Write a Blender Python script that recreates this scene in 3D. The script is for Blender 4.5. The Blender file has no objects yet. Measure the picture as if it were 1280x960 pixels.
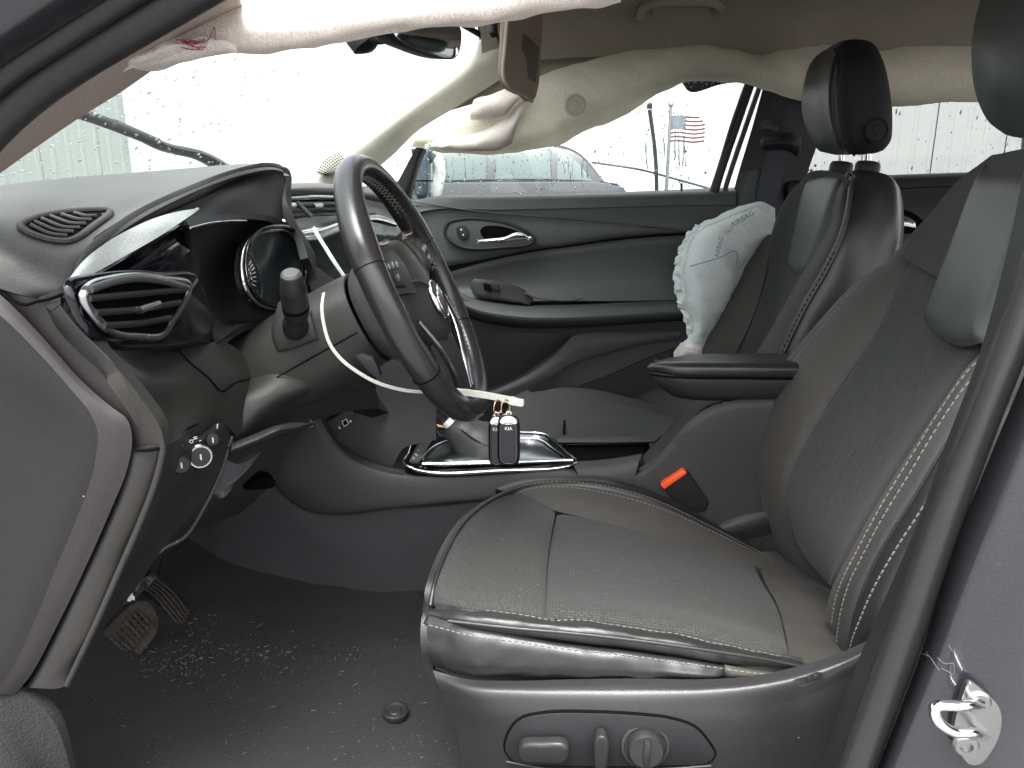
import bpy, bmesh, math, random
import numpy as np
from mathutils import Vector, noise as mnoise
R = math.radians
random.seed(7)
scene = bpy.context.scene
col = scene.collection

# ------------------------------------------------------------------ camera, sky, sun, exposure
CAM = np.array([0.0, 0.0, 1.12]); PITCH = R(15.4); YAW = R(3.6); FPX = 960.0
FW = np.array([-math.sin(YAW)*math.cos(PITCH), math.cos(YAW)*math.cos(PITCH), -math.sin(PITCH)])
RT = np.array([math.cos(YAW), math.sin(YAW), 0.0]); UP = np.cross(RT, FW)
cd = bpy.data.cameras.new('camera'); cam = bpy.data.objects.new('camera', cd); col.objects.link(cam)
cam.location = CAM; cam.rotation_euler = (R(90)-PITCH, 0, YAW)
cd.sensor_width = 36; cd.lens = FPX/1280*36; cd.clip_start = 0.05; cd.clip_end = 500
scene.camera = cam
SUN_EL, SUN_ROT = R(68), R(190)
w = bpy.data.worlds.new('World'); scene.world = w; w.use_nodes = True
nt = w.node_tree; bg = nt.nodes['Background']
sky = nt.nodes.new('ShaderNodeTexSky'); sky.sky_type = 'NISHITA'; sky.sun_disc = False
sky.sun_elevation = SUN_EL; sky.sun_rotation = SUN_ROT; sky.air_density = 1.0; sky.dust_density = 6.0; sky.ozone_density = 1.0
hs = nt.nodes.new('ShaderNodeHueSaturation'); hs.inputs['Saturation'].default_value = 0.18
nt.links.new(sky.outputs[0], hs.inputs['Color']); nt.links.new(hs.outputs[0], bg.inputs[0])
bg.inputs[1].default_value = 0.15
sd = bpy.data.lights.new('sun', 'SUN'); sd.energy = 0.6; sd.angle = R(35); sd.color = (1, .97, .93)
sun = bpy.data.objects.new('sun', sd); col.objects.link(sun)
# the brightest part of the overcast stands high over the open door
sv = Vector((math.sin(SUN_ROT)*math.cos(SUN_EL), math.cos(SUN_ROT)*math.cos(SUN_EL), math.sin(SUN_EL)))
sun.rotation_euler = sv.to_track_quat('Z', 'Y').to_euler()
vs = scene.view_settings
vs.view_transform = 'Standard'; vs.look = 'None'; vs.exposure = 2.45; vs.gamma = 1
vs.use_curve_mapping = False
scene.render.engine = 'CYCLES'
cy = scene.cycles
cy.max_bounces = 10; cy.diffuse_bounces = 7; cy.glossy_bounces = 4; cy.transmission_bounces = 6; cy.transparent_max_bounces = 16
cy.use_denoising = True; cy.sample_clamp_indirect = 6; cy.caustics_reflective = False; cy.caustics_refractive = False

# ------------------------------------------------------------------ materials
MATS = {}
def mat(name, c, rough=.5, metal=0.0, grain=None, var=0.12, vscale=6, weave=None, spec=.32, coat=0, sheen=0, dirt=None, fine=.22, speck=0, thin=0):
    m = bpy.data.materials.new(name); m.use_nodes = True; n = m.node_tree; N = n.nodes; Lk = n.links
    b = N['Principled BSDF']
    b.inputs['Roughness'].default_value = rough; b.inputs['Metallic'].default_value = metal
    b.inputs['Specular IOR Level'].default_value = spec
    if coat: b.inputs['Coat Weight'].default_value = coat; b.inputs['Coat Roughness'].default_value = .05
    if sheen: b.inputs['Sheen Weight'].default_value = sheen
    tc = N.new('ShaderNodeTexCoord')
    nz = N.new('ShaderNodeTexNoise'); nz.inputs['Scale'].default_value = vscale; nz.inputs['Detail'].default_value = 8
    nz.inputs['Roughness'].default_value = .65
    Lk.new(tc.outputs['Object'], nz.inputs['Vector'])
    mx = N.new('ShaderNodeMix'); mx.data_type = 'RGBA'
    mx.inputs[6].default_value = tuple(x*(1-var) for x in c)+(1,); mx.inputs[7].default_value = tuple(min(1, x*(1+var)) for x in c)+(1,)
    Lk.new(nz.outputs[0], mx.inputs[0]); outc = mx.outputs[2]
    rr = N.new('ShaderNodeMapRange'); rr.inputs[3].default_value = max(.02, rough-.09); rr.inputs[4].default_value = min(1, rough+.09)
    Lk.new(nz.outputs[0], rr.inputs[0]); Lk.new(rr.outputs[0], b.inputs['Roughness'])
    if weave:      # weave = (repeat in metres, contrast, slant)
        uv = N.new('ShaderNodeUVMap'); mp = N.new('ShaderNodeMapping'); Lk.new(uv.outputs[0], mp.inputs[0])
        mp.inputs['Rotation'].default_value = (0, 0, R(weave[2]))
        br = N.new('ShaderNodeTexBrick'); Lk.new(mp.outputs[0], br.inputs['Vector'])
        br.inputs['Scale'].default_value = 1/weave[0]; br.inputs['Brick Width'].default_value = 1.6; br.inputs['Row Height'].default_value = .55
        br.inputs['Mortar Size'].default_value = .12; br.inputs['Mortar Smooth'].default_value = .6
        br.inputs['Color1'].default_value = (1, 1, 1, 1); br.inputs['Color2'].default_value = (1-weave[1]*.45,)*3+(1,); br.inputs['Mortar'].default_value = (1-weave[1],)*3+(1,)
        m2 = N.new('ShaderNodeMix'); m2.data_type = 'RGBA'; m2.blend_type = 'MULTIPLY'; m2.inputs[0].default_value = 1
        Lk.new(outc, m2.inputs[6]); Lk.new(br.outputs[0], m2.inputs[7]); outc = m2.outputs[2]
        fz = N.new('ShaderNodeTexNoise'); fz.inputs['Scale'].default_value = 420; fz.inputs['Detail'].default_value = 2
        Lk.new(tc.outputs['Object'], fz.inputs['Vector'])
        m3 = N.new('ShaderNodeMix'); m3.data_type = 'RGBA'; m3.blend_type = 'OVERLAY'; m3.inputs[0].default_value = .5
        Lk.new(outc, m3.inputs[6]); Lk.new(fz.outputs[0], m3.inputs[7]); outc = m3.outputs[2]
        bp = N.new('ShaderNodeBump'); bp.inputs['Strength'].default_value = .5; bp.inputs['Distance'].default_value = .0008
        Lk.new(br.outputs[0], bp.inputs['Height']); Lk.new(bp.outputs[0], b.inputs['Normal'])
    if fine:
        fn = N.new('ShaderNodeTexNoise'); fn.inputs['Scale'].default_value = 650; fn.inputs['Detail'].default_value = 3
        Lk.new(tc.outputs['Object'], fn.inputs['Vector'])
        fr = N.new('ShaderNodeMapRange'); fr.inputs[1].default_value = .3; fr.inputs[2].default_value = .7; fr.inputs[3].default_value = 1-fine; fr.inputs[4].default_value = 1+fine
        Lk.new(fn.outputs[0], fr.inputs[0])
        vm = N.new('ShaderNodeVectorMath'); vm.operation = 'SCALE'; Lk.new(outc, vm.inputs[0]); Lk.new(fr.outputs[0], vm.inputs['Scale']); outc = vm.outputs[0]
    if speck:      # scattered specks of lint
        sv_ = N.new('ShaderNodeTexVoronoi'); sv_.inputs['Scale'].default_value = 95; sv_.inputs['Randomness'].default_value = 1
        Lk.new(tc.outputs['Object'], sv_.inputs['Vector'])
        sr = N.new('ShaderNodeMapRange'); sr.inputs[1].default_value = .085; sr.inputs[2].default_value = .06; Lk.new(sv_.outputs['Distance'], sr.inputs[0])
        sc3 = N.new('ShaderNodeSeparateColor'); Lk.new(sv_.outputs['Color'], sc3.inputs[0])
        th = N.new('ShaderNodeMath'); th.operation = 'GREATER_THAN'; th.inputs[1].default_value = 1-speck; Lk.new(sc3.outputs[0], th.inputs[0])
        ml = N.new('ShaderNodeMath'); ml.operation = 'MULTIPLY'; Lk.new(sr.outputs[0], ml.inputs[0]); Lk.new(th.outputs[0], ml.inputs[1])
        m5 = N.new('ShaderNodeMix'); m5.data_type = 'RGBA'; m5.inputs[7].default_value = (.26, .25, .23, 1)
        Lk.new(ml.outputs[0], m5.inputs[0]); Lk.new(outc, m5.inputs[6]); outc = m5.outputs[2]
    if dirt:       # dirt = (colour, scale, threshold): dust and scuffs lying on the surface
        dz = N.new('ShaderNodeTexNoise'); dz.inputs['Scale'].default_value = dirt[1]; dz.inputs['Detail'].default_value = 10; dz.inputs['Roughness'].default_value = .75
        Lk.new(tc.outputs['Object'], dz.inputs['Vector'])
        rp = N.new('ShaderNodeMapRange'); rp.inputs[1].default_value = dirt[2]; rp.inputs[2].default_value = dirt[2]+.16
        Lk.new(dz.outputs[0], rp.inputs[0])
        m4 = N.new('ShaderNodeMix'); m4.data_type = 'RGBA'; m4.inputs[7].default_value = tuple(dirt[0])+(1,)
        Lk.new(rp.outputs[0], m4.inputs[0]); Lk.new(outc, m4.inputs[6]); outc = m4.outputs[2]
    Lk.new(outc, b.inputs['Base Color'])
    if grain:      # grain = (scale, strength, distance, kind)
        if grain[3] == 'leather':
            g = N.new('ShaderNodeTexVoronoi'); g.feature = 'DISTANCE_TO_EDGE'; g.inputs['Scale'].default_value = grain[0]; o = g.outputs['Distance']
        else:
            g = N.new('ShaderNodeTexNoise'); g.inputs['Scale'].default_value = grain[0]; g.inputs['Detail'].default_value = 5; o = g.outputs[0]
        Lk.new(tc.outputs['Object'], g.inputs['Vector'])
        bp = N.new('ShaderNodeBump'); bp.inputs['Strength'].default_value = grain[1]; bp.inputs['Distance'].default_value = grain[2]
        Lk.new(o, bp.inputs['Height']); Lk.new(bp.outputs[0], b.inputs['Normal'])
    if thin:       # woven cloth that lets daylight through
        tr = N.new('ShaderNodeBsdfTranslucent'); Lk.new(outc, tr.inputs[0]); ms = N.new('ShaderNodeMixShader'); ms.inputs[0].default_value = thin
        Lk.new(b.outputs[0], ms.inputs[1]); Lk.new(tr.outputs[0], ms.inputs[2]); Lk.new(ms.outputs[0], N['Material Output'].inputs[0])
    MATS[name] = m
    return m
dust = ((.16, .14, .12), 55, .66)
mat('dash_soft', (0.0468, 0.0468, 0.0441), .46, grain=(900, .25, .0006, 'leather'), dirt=((.075, .07, .062), 70, .70), speck=0.05)
mat('dash_hard', (.0250,.0240,.0225), .45, grain=(1100, .3, .0005, 'leather'), dirt=((.07, .066, .058), 60, .70), speck=0.05)
mat('end_cap', (0.0088, 0.0081, 0.0086), .62, grain=(1000, .3, .0005, 'leather'), dirt=((.06, .055, .05), 45, .71), speck=0.1)
mat('end_band', (0.0273, 0.0242, 0.0242), .5, grain=(1000, .2, .0004, 'leather'))
mat('console_plastic', (.036,.035,.0368), .55, grain=(1100, .3, .0005, 'leather'), dirt=((.06, .056, .052), 65, .71), speck=0.05)
mat('lower_plastic', (0.0448, 0.0437, 0.0470), .6, grain=(1100, .3, .0005, 'leather'), dirt=((.05, .046, .043), 50, .69), speck=0.1)
mat('dark_plastic', (0.0171, 0.0171, 0.0186), .5, grain=(900, .2, .0004, 'leather'))
mat('void_black', (.003, .003, .003), .9, spec=.05)
mat('piano_black', (.004, .004, .007), .10, coat=0, spec=.5, fine=0)
mat('chip_grey', (.085,.083,.082), .6)
mat('gloss_grip', (.022, .022, .022), .3)
mat('chrome', (.82, .82, .83), .12, 1.0, fine=0)
mat('satin_silver', (.42,.43,.44), .24, 1.0, fine=0)
mat('steel', (.30,.30,.29), .34, 1.0, grain=(60, .10, .0004, 'noise'), fine=.05)
mat('pale_trim', (.50, .53, .52), .35, .35, grain=(1400, .25, .0004, 'noise'), dirt=((.30, .31, .30), 24, .62))
mat('leather', (.019,.0185,.0185), .31, grain=(520, .35, .0007, 'leather'), speck=0.05, spec=.5)
mat('leather_grey', (0.0508, 0.0530, 0.0519), .42, grain=(520, .3, .0006, 'leather'), spec=.45)
mat('wheel_leather', (.021,.0195,.0202), .25, grain=(700, .25, .0004, 'leather'), fine=.06, spec=.5)
mat('bolster', (.046,.0425,.038), .62, grain=(800, .25, .0005, 'leather'), sheen=.05, speck=0.05)
mat('fabric', (0.0452, 0.0470, 0.0447), .9, weave=(.0060, .55, 0), var=.10, sheen=.06, speck=0.05)
mat('fabric_front', (0.0418, 0.0435, 0.0406), .9, weave=(.0050, .38, 90), var=.10, sheen=.06, speck=0.05)
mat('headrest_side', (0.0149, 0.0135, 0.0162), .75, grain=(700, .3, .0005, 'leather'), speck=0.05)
mat('stitch', (.20,.19,.165), .8)
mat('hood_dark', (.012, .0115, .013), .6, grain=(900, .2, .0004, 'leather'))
mat('carpet', (.0135,.0128,.0130), .95, grain=(420, .8, .004, 'noise'), var=.5, vscale=160, dirt=((.040, .031, .024), 7, .60), sheen=.06, speck=.16)
mat('rubber', (0.0189, 0.0182, 0.0196), .48, grain=(300, .1, .0004, 'noise'), dirt=((.09, .085, .08), 20, .66))
mat('seal_soft', (0.0204, 0.0198, 0.0206), .42, grain=(60, .12, .001, 'noise'))
mat('body_paint', (0.0231, 0.0231, 0.0272), .30, .25, coat=.8, dirt=((.19, .17, .16), 16, .62))
mat('headliner', (.235,.205,.165), .92, grain=(700, .3, .0006, 'noise'))
mat('pillar_trim', (0.3680, 0.3520, 0.3040), .72, grain=(800, .2, .0005, 'noise'))
mat('pillar_brown', (.30, .245, .215), .75, grain=(800, .2, .0005, 'noise'))
mat('curtain_cloth', (.78,.75,.66), .85, grain=(26, .35, .004, 'noise'), weave=(.0012, .10, 0), thin=0.5)
mat('curtain_white', (.80, .75, .70), .85, grain=(26, .3, .004, 'noise'), thin=0.35)
mat('airbag_cloth', (.72,.77,.755), .85, grain=(40, .5, .004, 'noise'), thin=0.12)
mat('thread_red', (.34,.04,.09), .7)
mat('print_ink', (.22,.24,.28), .8)
mat('visor', (.30,.215,.165), .7, grain=(700, .2, .0005, 'noise'))
mat('visor_cover', (.115, .085, .07), .7, grain=(700, .2, .0005, 'noise'))
mat('visor_edge', (.62, .26, .10), .6)
mat('door_soft', (0.0684, 0.0736, 0.0710), .5, grain=(700, .3, .0006, 'leather'), dirt=((.06, .062, .06), 40, .70), speck=0.1)
mat('door_hard', (0.0640, 0.0670, 0.0701), .55, grain=(900, .3, .0005, 'leather'), dirt=((.055, .055, .052), 55, .70), speck=0.1)
mat('belt', (0.0659, 0.0684, 0.0811), .7, weave=(.002, .3, 0))
mat('orange', (.85, .10, .03), .4)
mat('white_plastic', (.50,.51,.46), .4)
mat('icon', (.62, .62, .62), .6)
mat('screen_glass', (.035, .042, .038), .06, coat=.5, fine=0)
mat('gauge_face', (.018, .022, .026), .25, fine=0)
mat('badge_red', (.13, .03, .03), .4)
mat('gauge_red', (.6, .05, .03), .5)
mat('pedal_rubber', (.028,.0245,.022), .75, dirt=((.085, .068, .053), 380, .48))
mat('straw', (.17,.135,.10), .9)
mat('copper', (.72, .42, .25), .25, 1.0, fine=0)
mat('copper_glint', (.60, .36, .22), .22, 1.0, fine=0)
mat('mirror', (.75, .77, .78), .02, 1.0, fine=0)
mat('asphalt', (.17,.17,.172), .55, grain=(60, .5, .01, 'noise'), var=.35, vscale=3)
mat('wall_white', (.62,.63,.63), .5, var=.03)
mat('wall_pale', (.42,.45,.42), .6, var=.05)  # pale greenish sheet colour
mat('car_dark', (.035, .037, .042), .3, .2, coat=.8)
mat('car_window', (.10,.125,.12), .12, coat=.3, fine=0)
mat('valance', (.024,.0236,.024), .33, grain=(620, .35, .0006, 'leather'), dirt=((.06, .055, .05), 60, .70), speck=.05, spec=.48)
mat('handle_trim', (.215, .187, .15), .7)
mat('car_white', (.75, .76, .77), .3, coat=.8)
mat('mirror_blue', (.09, .115, .145), .3, .2, coat=.6)
mat('flag_red', (.09,.032,.032), .8); mat('flag_white', (.80, .80, .80), .8); mat('flag_blue', (.05,.065,.10), .8)
def glass(name, tint, gloss=.08):
    m = bpy.data.materials.new(name); m.use_nodes = True; n = m.node_tree; N = n.nodes
    N.remove(N['Principled BSDF']); t = N.new('ShaderNodeBsdfTransparent'); t.inputs[0].default_value = tint+(1,)
    g = N.new('ShaderNodeBsdfGlossy'); g.inputs['Roughness'].default_value = .02
    lw = N.new('ShaderNodeLayerWeight'); lw.inputs[0].default_value = .5
    pw = N.new('ShaderNodeMath'); pw.operation = 'POWER'; pw.inputs[1].default_value = 5; n.links.new(lw.outputs['Facing'], pw.inputs[0])
    f = N.new('ShaderNodeMath'); f.operation = 'MULTIPLY_ADD'; f.inputs[1].default_value = .55; f.inputs[2].default_value = .03; n.links.new(pw.outputs[0], f.inputs[0])
    x = N.new('ShaderNodeMixShader')
    n.links.new(f.outputs[0], x.inputs[0]); n.links.new(t.outputs[0], x.inputs[1]); n.links.new(g.outputs[0], x.inputs[2])
    n.links.new(x.outputs[0], N['Material Output'].inputs[0]); MATS[name] = m
glass('window_glass', (.93, .96, .95)); glass('tinted_glass', (.55, .56, .55)); glass('gauge_lens', (.9, .92, .95))
m = bpy.data.materials.new('water'); m.use_nodes = True; b = m.node_tree.nodes['Principled BSDF']
b.inputs['Transmission Weight'].default_value = 1; b.inputs['Roughness'].default_value = .0; b.inputs['IOR'].default_value = 1.33; b.inputs['Base Color'].default_value = (.34, .37, .37, 1); MATS['water'] = m  # grey tint stands for the dark surroundings that drops refract

# ------------------------------------------------------------------ geometry helpers
DY = 0.0
def P(u, v, Y):                                 # the point of the plane y = Y seen at pixel (u, v) of the 1280x960 photograph
    d = FW+RT*((u-640)/FPX)+UP*((480-v)/FPX)
    return CAM+d*((Y+DY)/d[1])
def proj(p):
    q = np.asarray(p)-CAM; z = q@FW
    return 640+FPX*(q@RT)/z, 480-FPX*(q@UP)/z
def L(s):                                       # "u,v,Y u,v u,v,Y" -> points; Y carries over
    out, Y = [], None
    for tok in s.split():
        t = [float(x) for x in tok.split(',')]
        if len(t) > 2: Y = t[2]
        out.append(P(t[0], t[1], Y))
    return np.array(out)
def W(*pts): return np.array(pts, float)
def spline(Q, t, per):                          # smooth curve through Q at knots t (any trailing shape), `per` steps per span
    k = len(Q); sh = (-1,)+(1,)*(Q.ndim-1); h = np.diff(t); d = np.diff(Q, axis=0)/h.reshape(sh)
    m = np.empty_like(Q); m[0] = d[0]; m[-1] = d[-1]
    if k > 2:
        w0 = h[:-1].reshape(sh); w1 = h[1:].reshape(sh); m[1:-1] = (w1*d[:-1]+w0*d[1:])/(w0+w1)
    out = []; x = np.linspace(0, 1, per+1)[:-1].reshape(sh)
    for i in range(k-1):
        out.append((2*x**3-3*x**2+1)*Q[i]+(x**3-2*x**2+x)*h[i]*m[i]+(-2*x**3+3*x**2)*Q[i+1]+(x**3-x**2)*h[i]*m[i+1])
    out.append(Q[-1:]); return np.concatenate(out)
def cr(pts, n, closed=False):                   # smooth curve through pts, resampled to n points by arc length
    p = np.asarray(pts, float)
    if len(p) == 2: return p[0]+(p[1]-p[0])*np.linspace(0, 1, n)[:, None]
    q = np.vstack([p[-2:], p, p[:3]]) if closed else p
    t = np.r_[0, np.cumsum(np.maximum(np.linalg.norm(np.diff(q, axis=0), axis=1), 1e-7)**.6)]
    o = spline(q, t, 12)
    if closed: o = o[24:24+12*len(p)+1]
    s = np.r_[0, np.cumsum(np.linalg.norm(np.diff(o, axis=0), axis=1))]
    tt = np.linspace(0, s[-1], n+1)[:-1] if closed else np.linspace(0, s[-1], n)
    return np.stack([np.interp(tt, s, o[:, k]) for k in range(3)], 1)
def crcols(p, m):                               # smooth interpolation from row to row
    p = np.asarray(p, float)
    if len(p) == 2: return p[0]+(p[1]-p[0])*np.linspace(0, 1, m+1)[:, None, None]
    t = np.r_[0, np.cumsum(np.maximum(np.linalg.norm(np.diff(p, axis=0), axis=2).mean(1), 1e-6)**.7)]
    return spline(p, t, m)
def wloc(o):
    l = Vector((0, 0, 0))
    while o: l = l+o.location; o = o.parent
    return l
def mesh(name, V, F, material, parent=None, smooth=True, uv=None, kind=None, sharp=None):
    V = np.asarray(V, float)
    if parent is not None: V = V-np.array(wloc(parent))
    me = bpy.data.meshes.new(name); me.from_pydata([tuple(v) for v in V], [], [tuple(f) for f in F])
    if smooth:
        me.polygons.foreach_set('use_smooth', [True]*len(me.polygons))
        if sharp: me.set_sharp_from_angle(angle=R(sharp))
    if uv is not None:
        ul = me.uv_layers.new(name='UVMap'); idx = np.empty(len(me.loops), int); me.loops.foreach_get('vertex_index', idx)
        ul.data.foreach_set('uv', np.asarray(uv, float)[idx].ravel())
    ms = material if isinstance(material, (list, tuple)) else [material]
    for x in ms: me.materials.append(MATS[x])
    me.update()
    o = bpy.data.objects.new(name, me); col.objects.link(o)
    if parent is not None: o.parent = parent
    if kind: o['kind'] = kind
    return o
def thing(name, label, cat, loc=(0, 0, 0), group=None):
    o = bpy.data.objects.new(name, None); o.empty_display_size = .05; col.objects.link(o); o.location = Vector(loc)
    o['label'] = label; o['category'] = cat
    if group: o['group'] = group
    return o
def tag(o, label=None, cat=None, group=None, kind=None):
    if label: o['label'] = label
    if cat: o['category'] = cat
    if group: o['group'] = group
    if kind: o['kind'] = kind
    return o
def gridnormals(G):
    du = np.gradient(G, axis=1); dv = np.gradient(G, axis=0); n = np.cross(du, dv)
    n /= np.maximum(np.linalg.norm(n, axis=2), 1e-12)[..., None]; return n
def loft(name, rows, material, parent=None, n=40, m=8, thick=.012, puff=None, h=.006, r=.02, wr=None, face=None, outward=True, sharp=None):
    """A smooth skin through the curves `rows`, given a real thickness behind it. puff = which edges (row0,row1,col0,col1) roll down
    by h over a distance r, as a padded panel does at its seams. wr = (amplitude, size) wrinkles. Returns object, grid, normals."""
    C = [cr(x, n) for x in rows]; G = crcols(C, m)
    N = gridnormals(G)
    mid = G[G.shape[0]//2, G.shape[1]//2]; look = (CAM-mid) if face is None else np.array(face, float)
    if N[G.shape[0]//2, G.shape[1]//2] @ look < 0: N = -N
    if wr is not None:
        for i in range(G.shape[0]):
            for j in range(G.shape[1]):
                p = G[i, j]*(1/wr[1]); a = mnoise.fractal(Vector(p), 1.0, 2.0, 3) if len(wr) < 3 else sum((1-2.2*abs(mnoise.noise(Vector((p[0]*k*.55, p[1]*k, (p[2]+p[0]*.5)*k*1.3)))))/k for k in (1, 2.3, 5.1))
                G[i, j] = G[i, j]+N[i, j]*a*wr[0]
    if puff:
        sr = np.concatenate([np.zeros((1, G.shape[1])), np.cumsum(np.linalg.norm(np.diff(G, axis=0), axis=2), axis=0)])
        sc = np.concatenate([np.zeros((G.shape[0], 1)), np.cumsum(np.linalg.norm(np.diff(G, axis=1), axis=2), axis=1)], axis=1)
        D = np.zeros(G.shape[:2])
        for k, d in enumerate((sr, sr[-1:]-sr, sc, sc[:, -1:]-sc)):
            if puff[k]: D = np.maximum(D, 1-np.sqrt(np.clip(1-(1-np.clip(d/r, 0, 1))**2, 0, 1)))
        G = G-N*(D*h)[..., None]
        N2 = gridnormals(G); N = np.where((N2*N).sum(2, keepdims=True) < 0, -N2, N2)
    B = G-N*thick; a, b = G.shape[:2]
    V = np.concatenate([G.reshape(-1, 3), B.reshape(-1, 3)]); F = []; o = a*b
    i0 = min(a//2, a-2); j0 = min(b//2, b-2); flip = np.cross(G[i0, j0+1]-G[i0, j0], G[i0+1, j0]-G[i0, j0]) @ N[i0, j0] < 0
    for i in range(a-1):
        for j in range(b-1):
            q = (i*b+j, i*b+j+1, (i+1)*b+j+1, (i+1)*b+j)
            if flip: q = q[::-1]
            F.append(q); F.append(tuple(o+x for x in q[::-1]))
    def side(s):
        for x, y in zip(s[:-1], s[1:]):
            q = (x, y, y+o, x+o); F.append(q[::-1] if not flip else q)
    side([j for j in range(b)]); side([i*b+b-1 for i in range(a)]); side([(a-1)*b+j for j in range(b-1, -1, -1)]); side([i*b for i in range(a-1, -1, -1)])
    rl = np.concatenate([[0], np.cumsum(np.linalg.norm(np.diff(G[:, b//2], axis=0), axis=1))])
    cl = np.concatenate([[0], np.cumsum(np.linalg.norm(np.diff(G[a//2], axis=0), axis=1))])
    uv = np.stack(np.meshgrid(cl, rl), -1).reshape(-1, 2); uv = np.concatenate([uv, uv])
    ob = mesh(name, V, F, material, parent, True, uv, sharp=sharp or 50)
    return ob, G, N
def tube(name, pts, r, material, parent=None, n=10, steps=None, closed=False, smoothpath=True, flat=None, kind=None):
    p = cr(pts, steps or max(8, 8*(len(pts)-1)), closed) if smoothpath else np.asarray(pts, float)
    k = len(p); rad = np.interp(np.linspace(0, 1, k), np.linspace(0, 1, len(r)), r) if hasattr(r, '__len__') else np.full(k, r)
    if closed: T = np.roll(p, -1, 0)-np.roll(p, 1, 0)
    else: T = np.gradient(p, axis=0)
    T /= np.linalg.norm(T, axis=1)[:, None]
    u = np.cross(T[0], (0, 0, 1)); u = u if np.linalg.norm(u) > .05 else np.cross(T[0], (0, 1, 0)); u /= np.linalg.norm(u)
    V, F = [], []
    for i in range(k):
        u = u-T[i]*(u@T[i]); u /= np.linalg.norm(u); v = np.cross(T[i], u)
        for j in range(n):
            a = 2*math.pi*j/n; V.append(p[i]+rad[i]*(math.cos(a)*u+math.sin(a)*v*(flat or 1)))
    for i in range(k if closed else k-1):
        for j in range(n):
            F.append((i*n+j, i*n+(j+1) % n, ((i+1) % k)*n+(j+1) % n, ((i+1) % k)*n+j))
    if not closed: F.append(tuple(range(n-1, -1, -1))); F.append(tuple((k-1)*n+j for j in range(n)))
    return mesh(name, V, F, material, parent, True, kind=kind, sharp=60)
def lathe(name, c, axis, prof, material, parent=None, n=28, sharp=35):   # prof = [(distance along axis, radius)]
    c = np.array(c, float); a = np.array(axis, float); a /= np.linalg.norm(a)
    u = np.cross(a, (0, 0, 1)); u = u if np.linalg.norm(u) > .05 else np.cross(a, (1, 0, 0)); u /= np.linalg.norm(u); v = np.cross(a, u)
    V, F = [], []
    for (h, r) in prof:
        for j in range(n):
            t = 2*math.pi*j/n; V.append(c+a*h+r*(math.cos(t)*u+math.sin(t)*v))
    for i in range(len(prof)-1):
        for j in range(n): F.append((i*n+j, i*n+(j+1) % n, (i+1)*n+(j+1) % n, (i+1)*n+j))
    F.append(tuple(range(n-1, -1, -1))); F.append(tuple((len(prof)-1)*n+j for j in range(n)))
    return mesh(name, V, F, material, parent, True, sharp=sharp)
def slab(name, outline, depth, material, parent=None, bevel=.0015, smooth_n=0, seg=2):
    """A plate with the given outline (nearly flat loop of points), `depth` = vector to its back, rounded rims."""
    p = np.asarray(outline, float)
    if smooth_n: p = cr(p, smooth_n, True)
    bm = bmesh.new(); vs = [bm.verts.new(tuple(x)) for x in p]; f = bm.faces.new(vs)
    r = bmesh.ops.extrude_face_region(bm, geom=[f]); nv = [g for g in r['geom'] if isinstance(g, bmesh.types.BMVert)]
    bmesh.ops.translate(bm, verts=nv, vec=Vector(depth)); bmesh.ops.recalc_face_normals(bm, faces=bm.faces)
    if bevel:
        es = [e for e in bm.edges if len(e.link_faces) == 2 and e.calc_face_angle(0) > R(40)]
        bmesh.ops.bevel(bm, geom=es, offset=bevel, segments=seg, affect='EDGES', profile=.5, clamp_overlap=True)
    bmesh.ops.triangulate(bm, faces=[f for f in bm.faces if len(f.verts) > 4])
    me = bpy.data.meshes.new(name); bm.to_mesh(me); bm.free()
    V = np.array([v.co for v in me.vertices]); F = [tuple(x.vertices) for x in me.polygons]; bpy.data.meshes.remove(me)
    return mesh(name, V, F, material, parent, True, sharp=40)
def box(name, c, size, material, parent=None, bevel=.002, rot=None):
    sx, sy, sz = [s/2 for s in size]; o = np.array([(-sx, -sy, -sz), (sx, -sy, -sz), (sx, sy, -sz), (-sx, sy, -sz)])
    d = np.array((0, 0, size[2]))
    if rot is not None:
        from mathutils import Euler
        M = np.array(Euler(rot).to_matrix()); o = o@M.T; d = M@d
    return slab(name, o+np.array(c, float), d, material, parent, bevel)
def stitches(name, curve, parent, material='stitch', step=.0075, ln=.0046, r=.0006, off=.0012):
    p = np.asarray(curve, float); s = np.r_[0, np.cumsum(np.linalg.norm(np.diff(p, axis=0), axis=1))]
    V, F = [], []; k = 0
    for a in np.arange(.003, s[-1]-ln, step):
        q = [np.array([np.interp(t, s, p[:, i]) for i in range(3)]) for t in (a, a+ln/2, a+ln)]
        T = q[2]-q[0]; T /= np.linalg.norm(T); look = CAM-q[1]; look /= np.linalg.norm(look); u = np.cross(T, look); u /= np.linalg.norm(u); v = np.cross(T, u)
        for i, x in enumerate(q):
            x = x+look*off*(1 if i == 1 else .55)
            for j in range(4): ang = math.pi/2*j; V.append(x+r*(math.cos(ang)*u+math.sin(ang)*v))
        for i in range(2):
            for j in range(4): F.append((k+i*4+j, k+i*4+(j+1) % 4, k+(i+1)*4+(j+1) % 4, k+(i+1)*4+j))
        F.append((k+3, k+2, k+1, k)); F.append((k+8, k+9, k+10, k+11)); k += 12
    return mesh(name, V, F, material, parent, False, kind='stuff')
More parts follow.
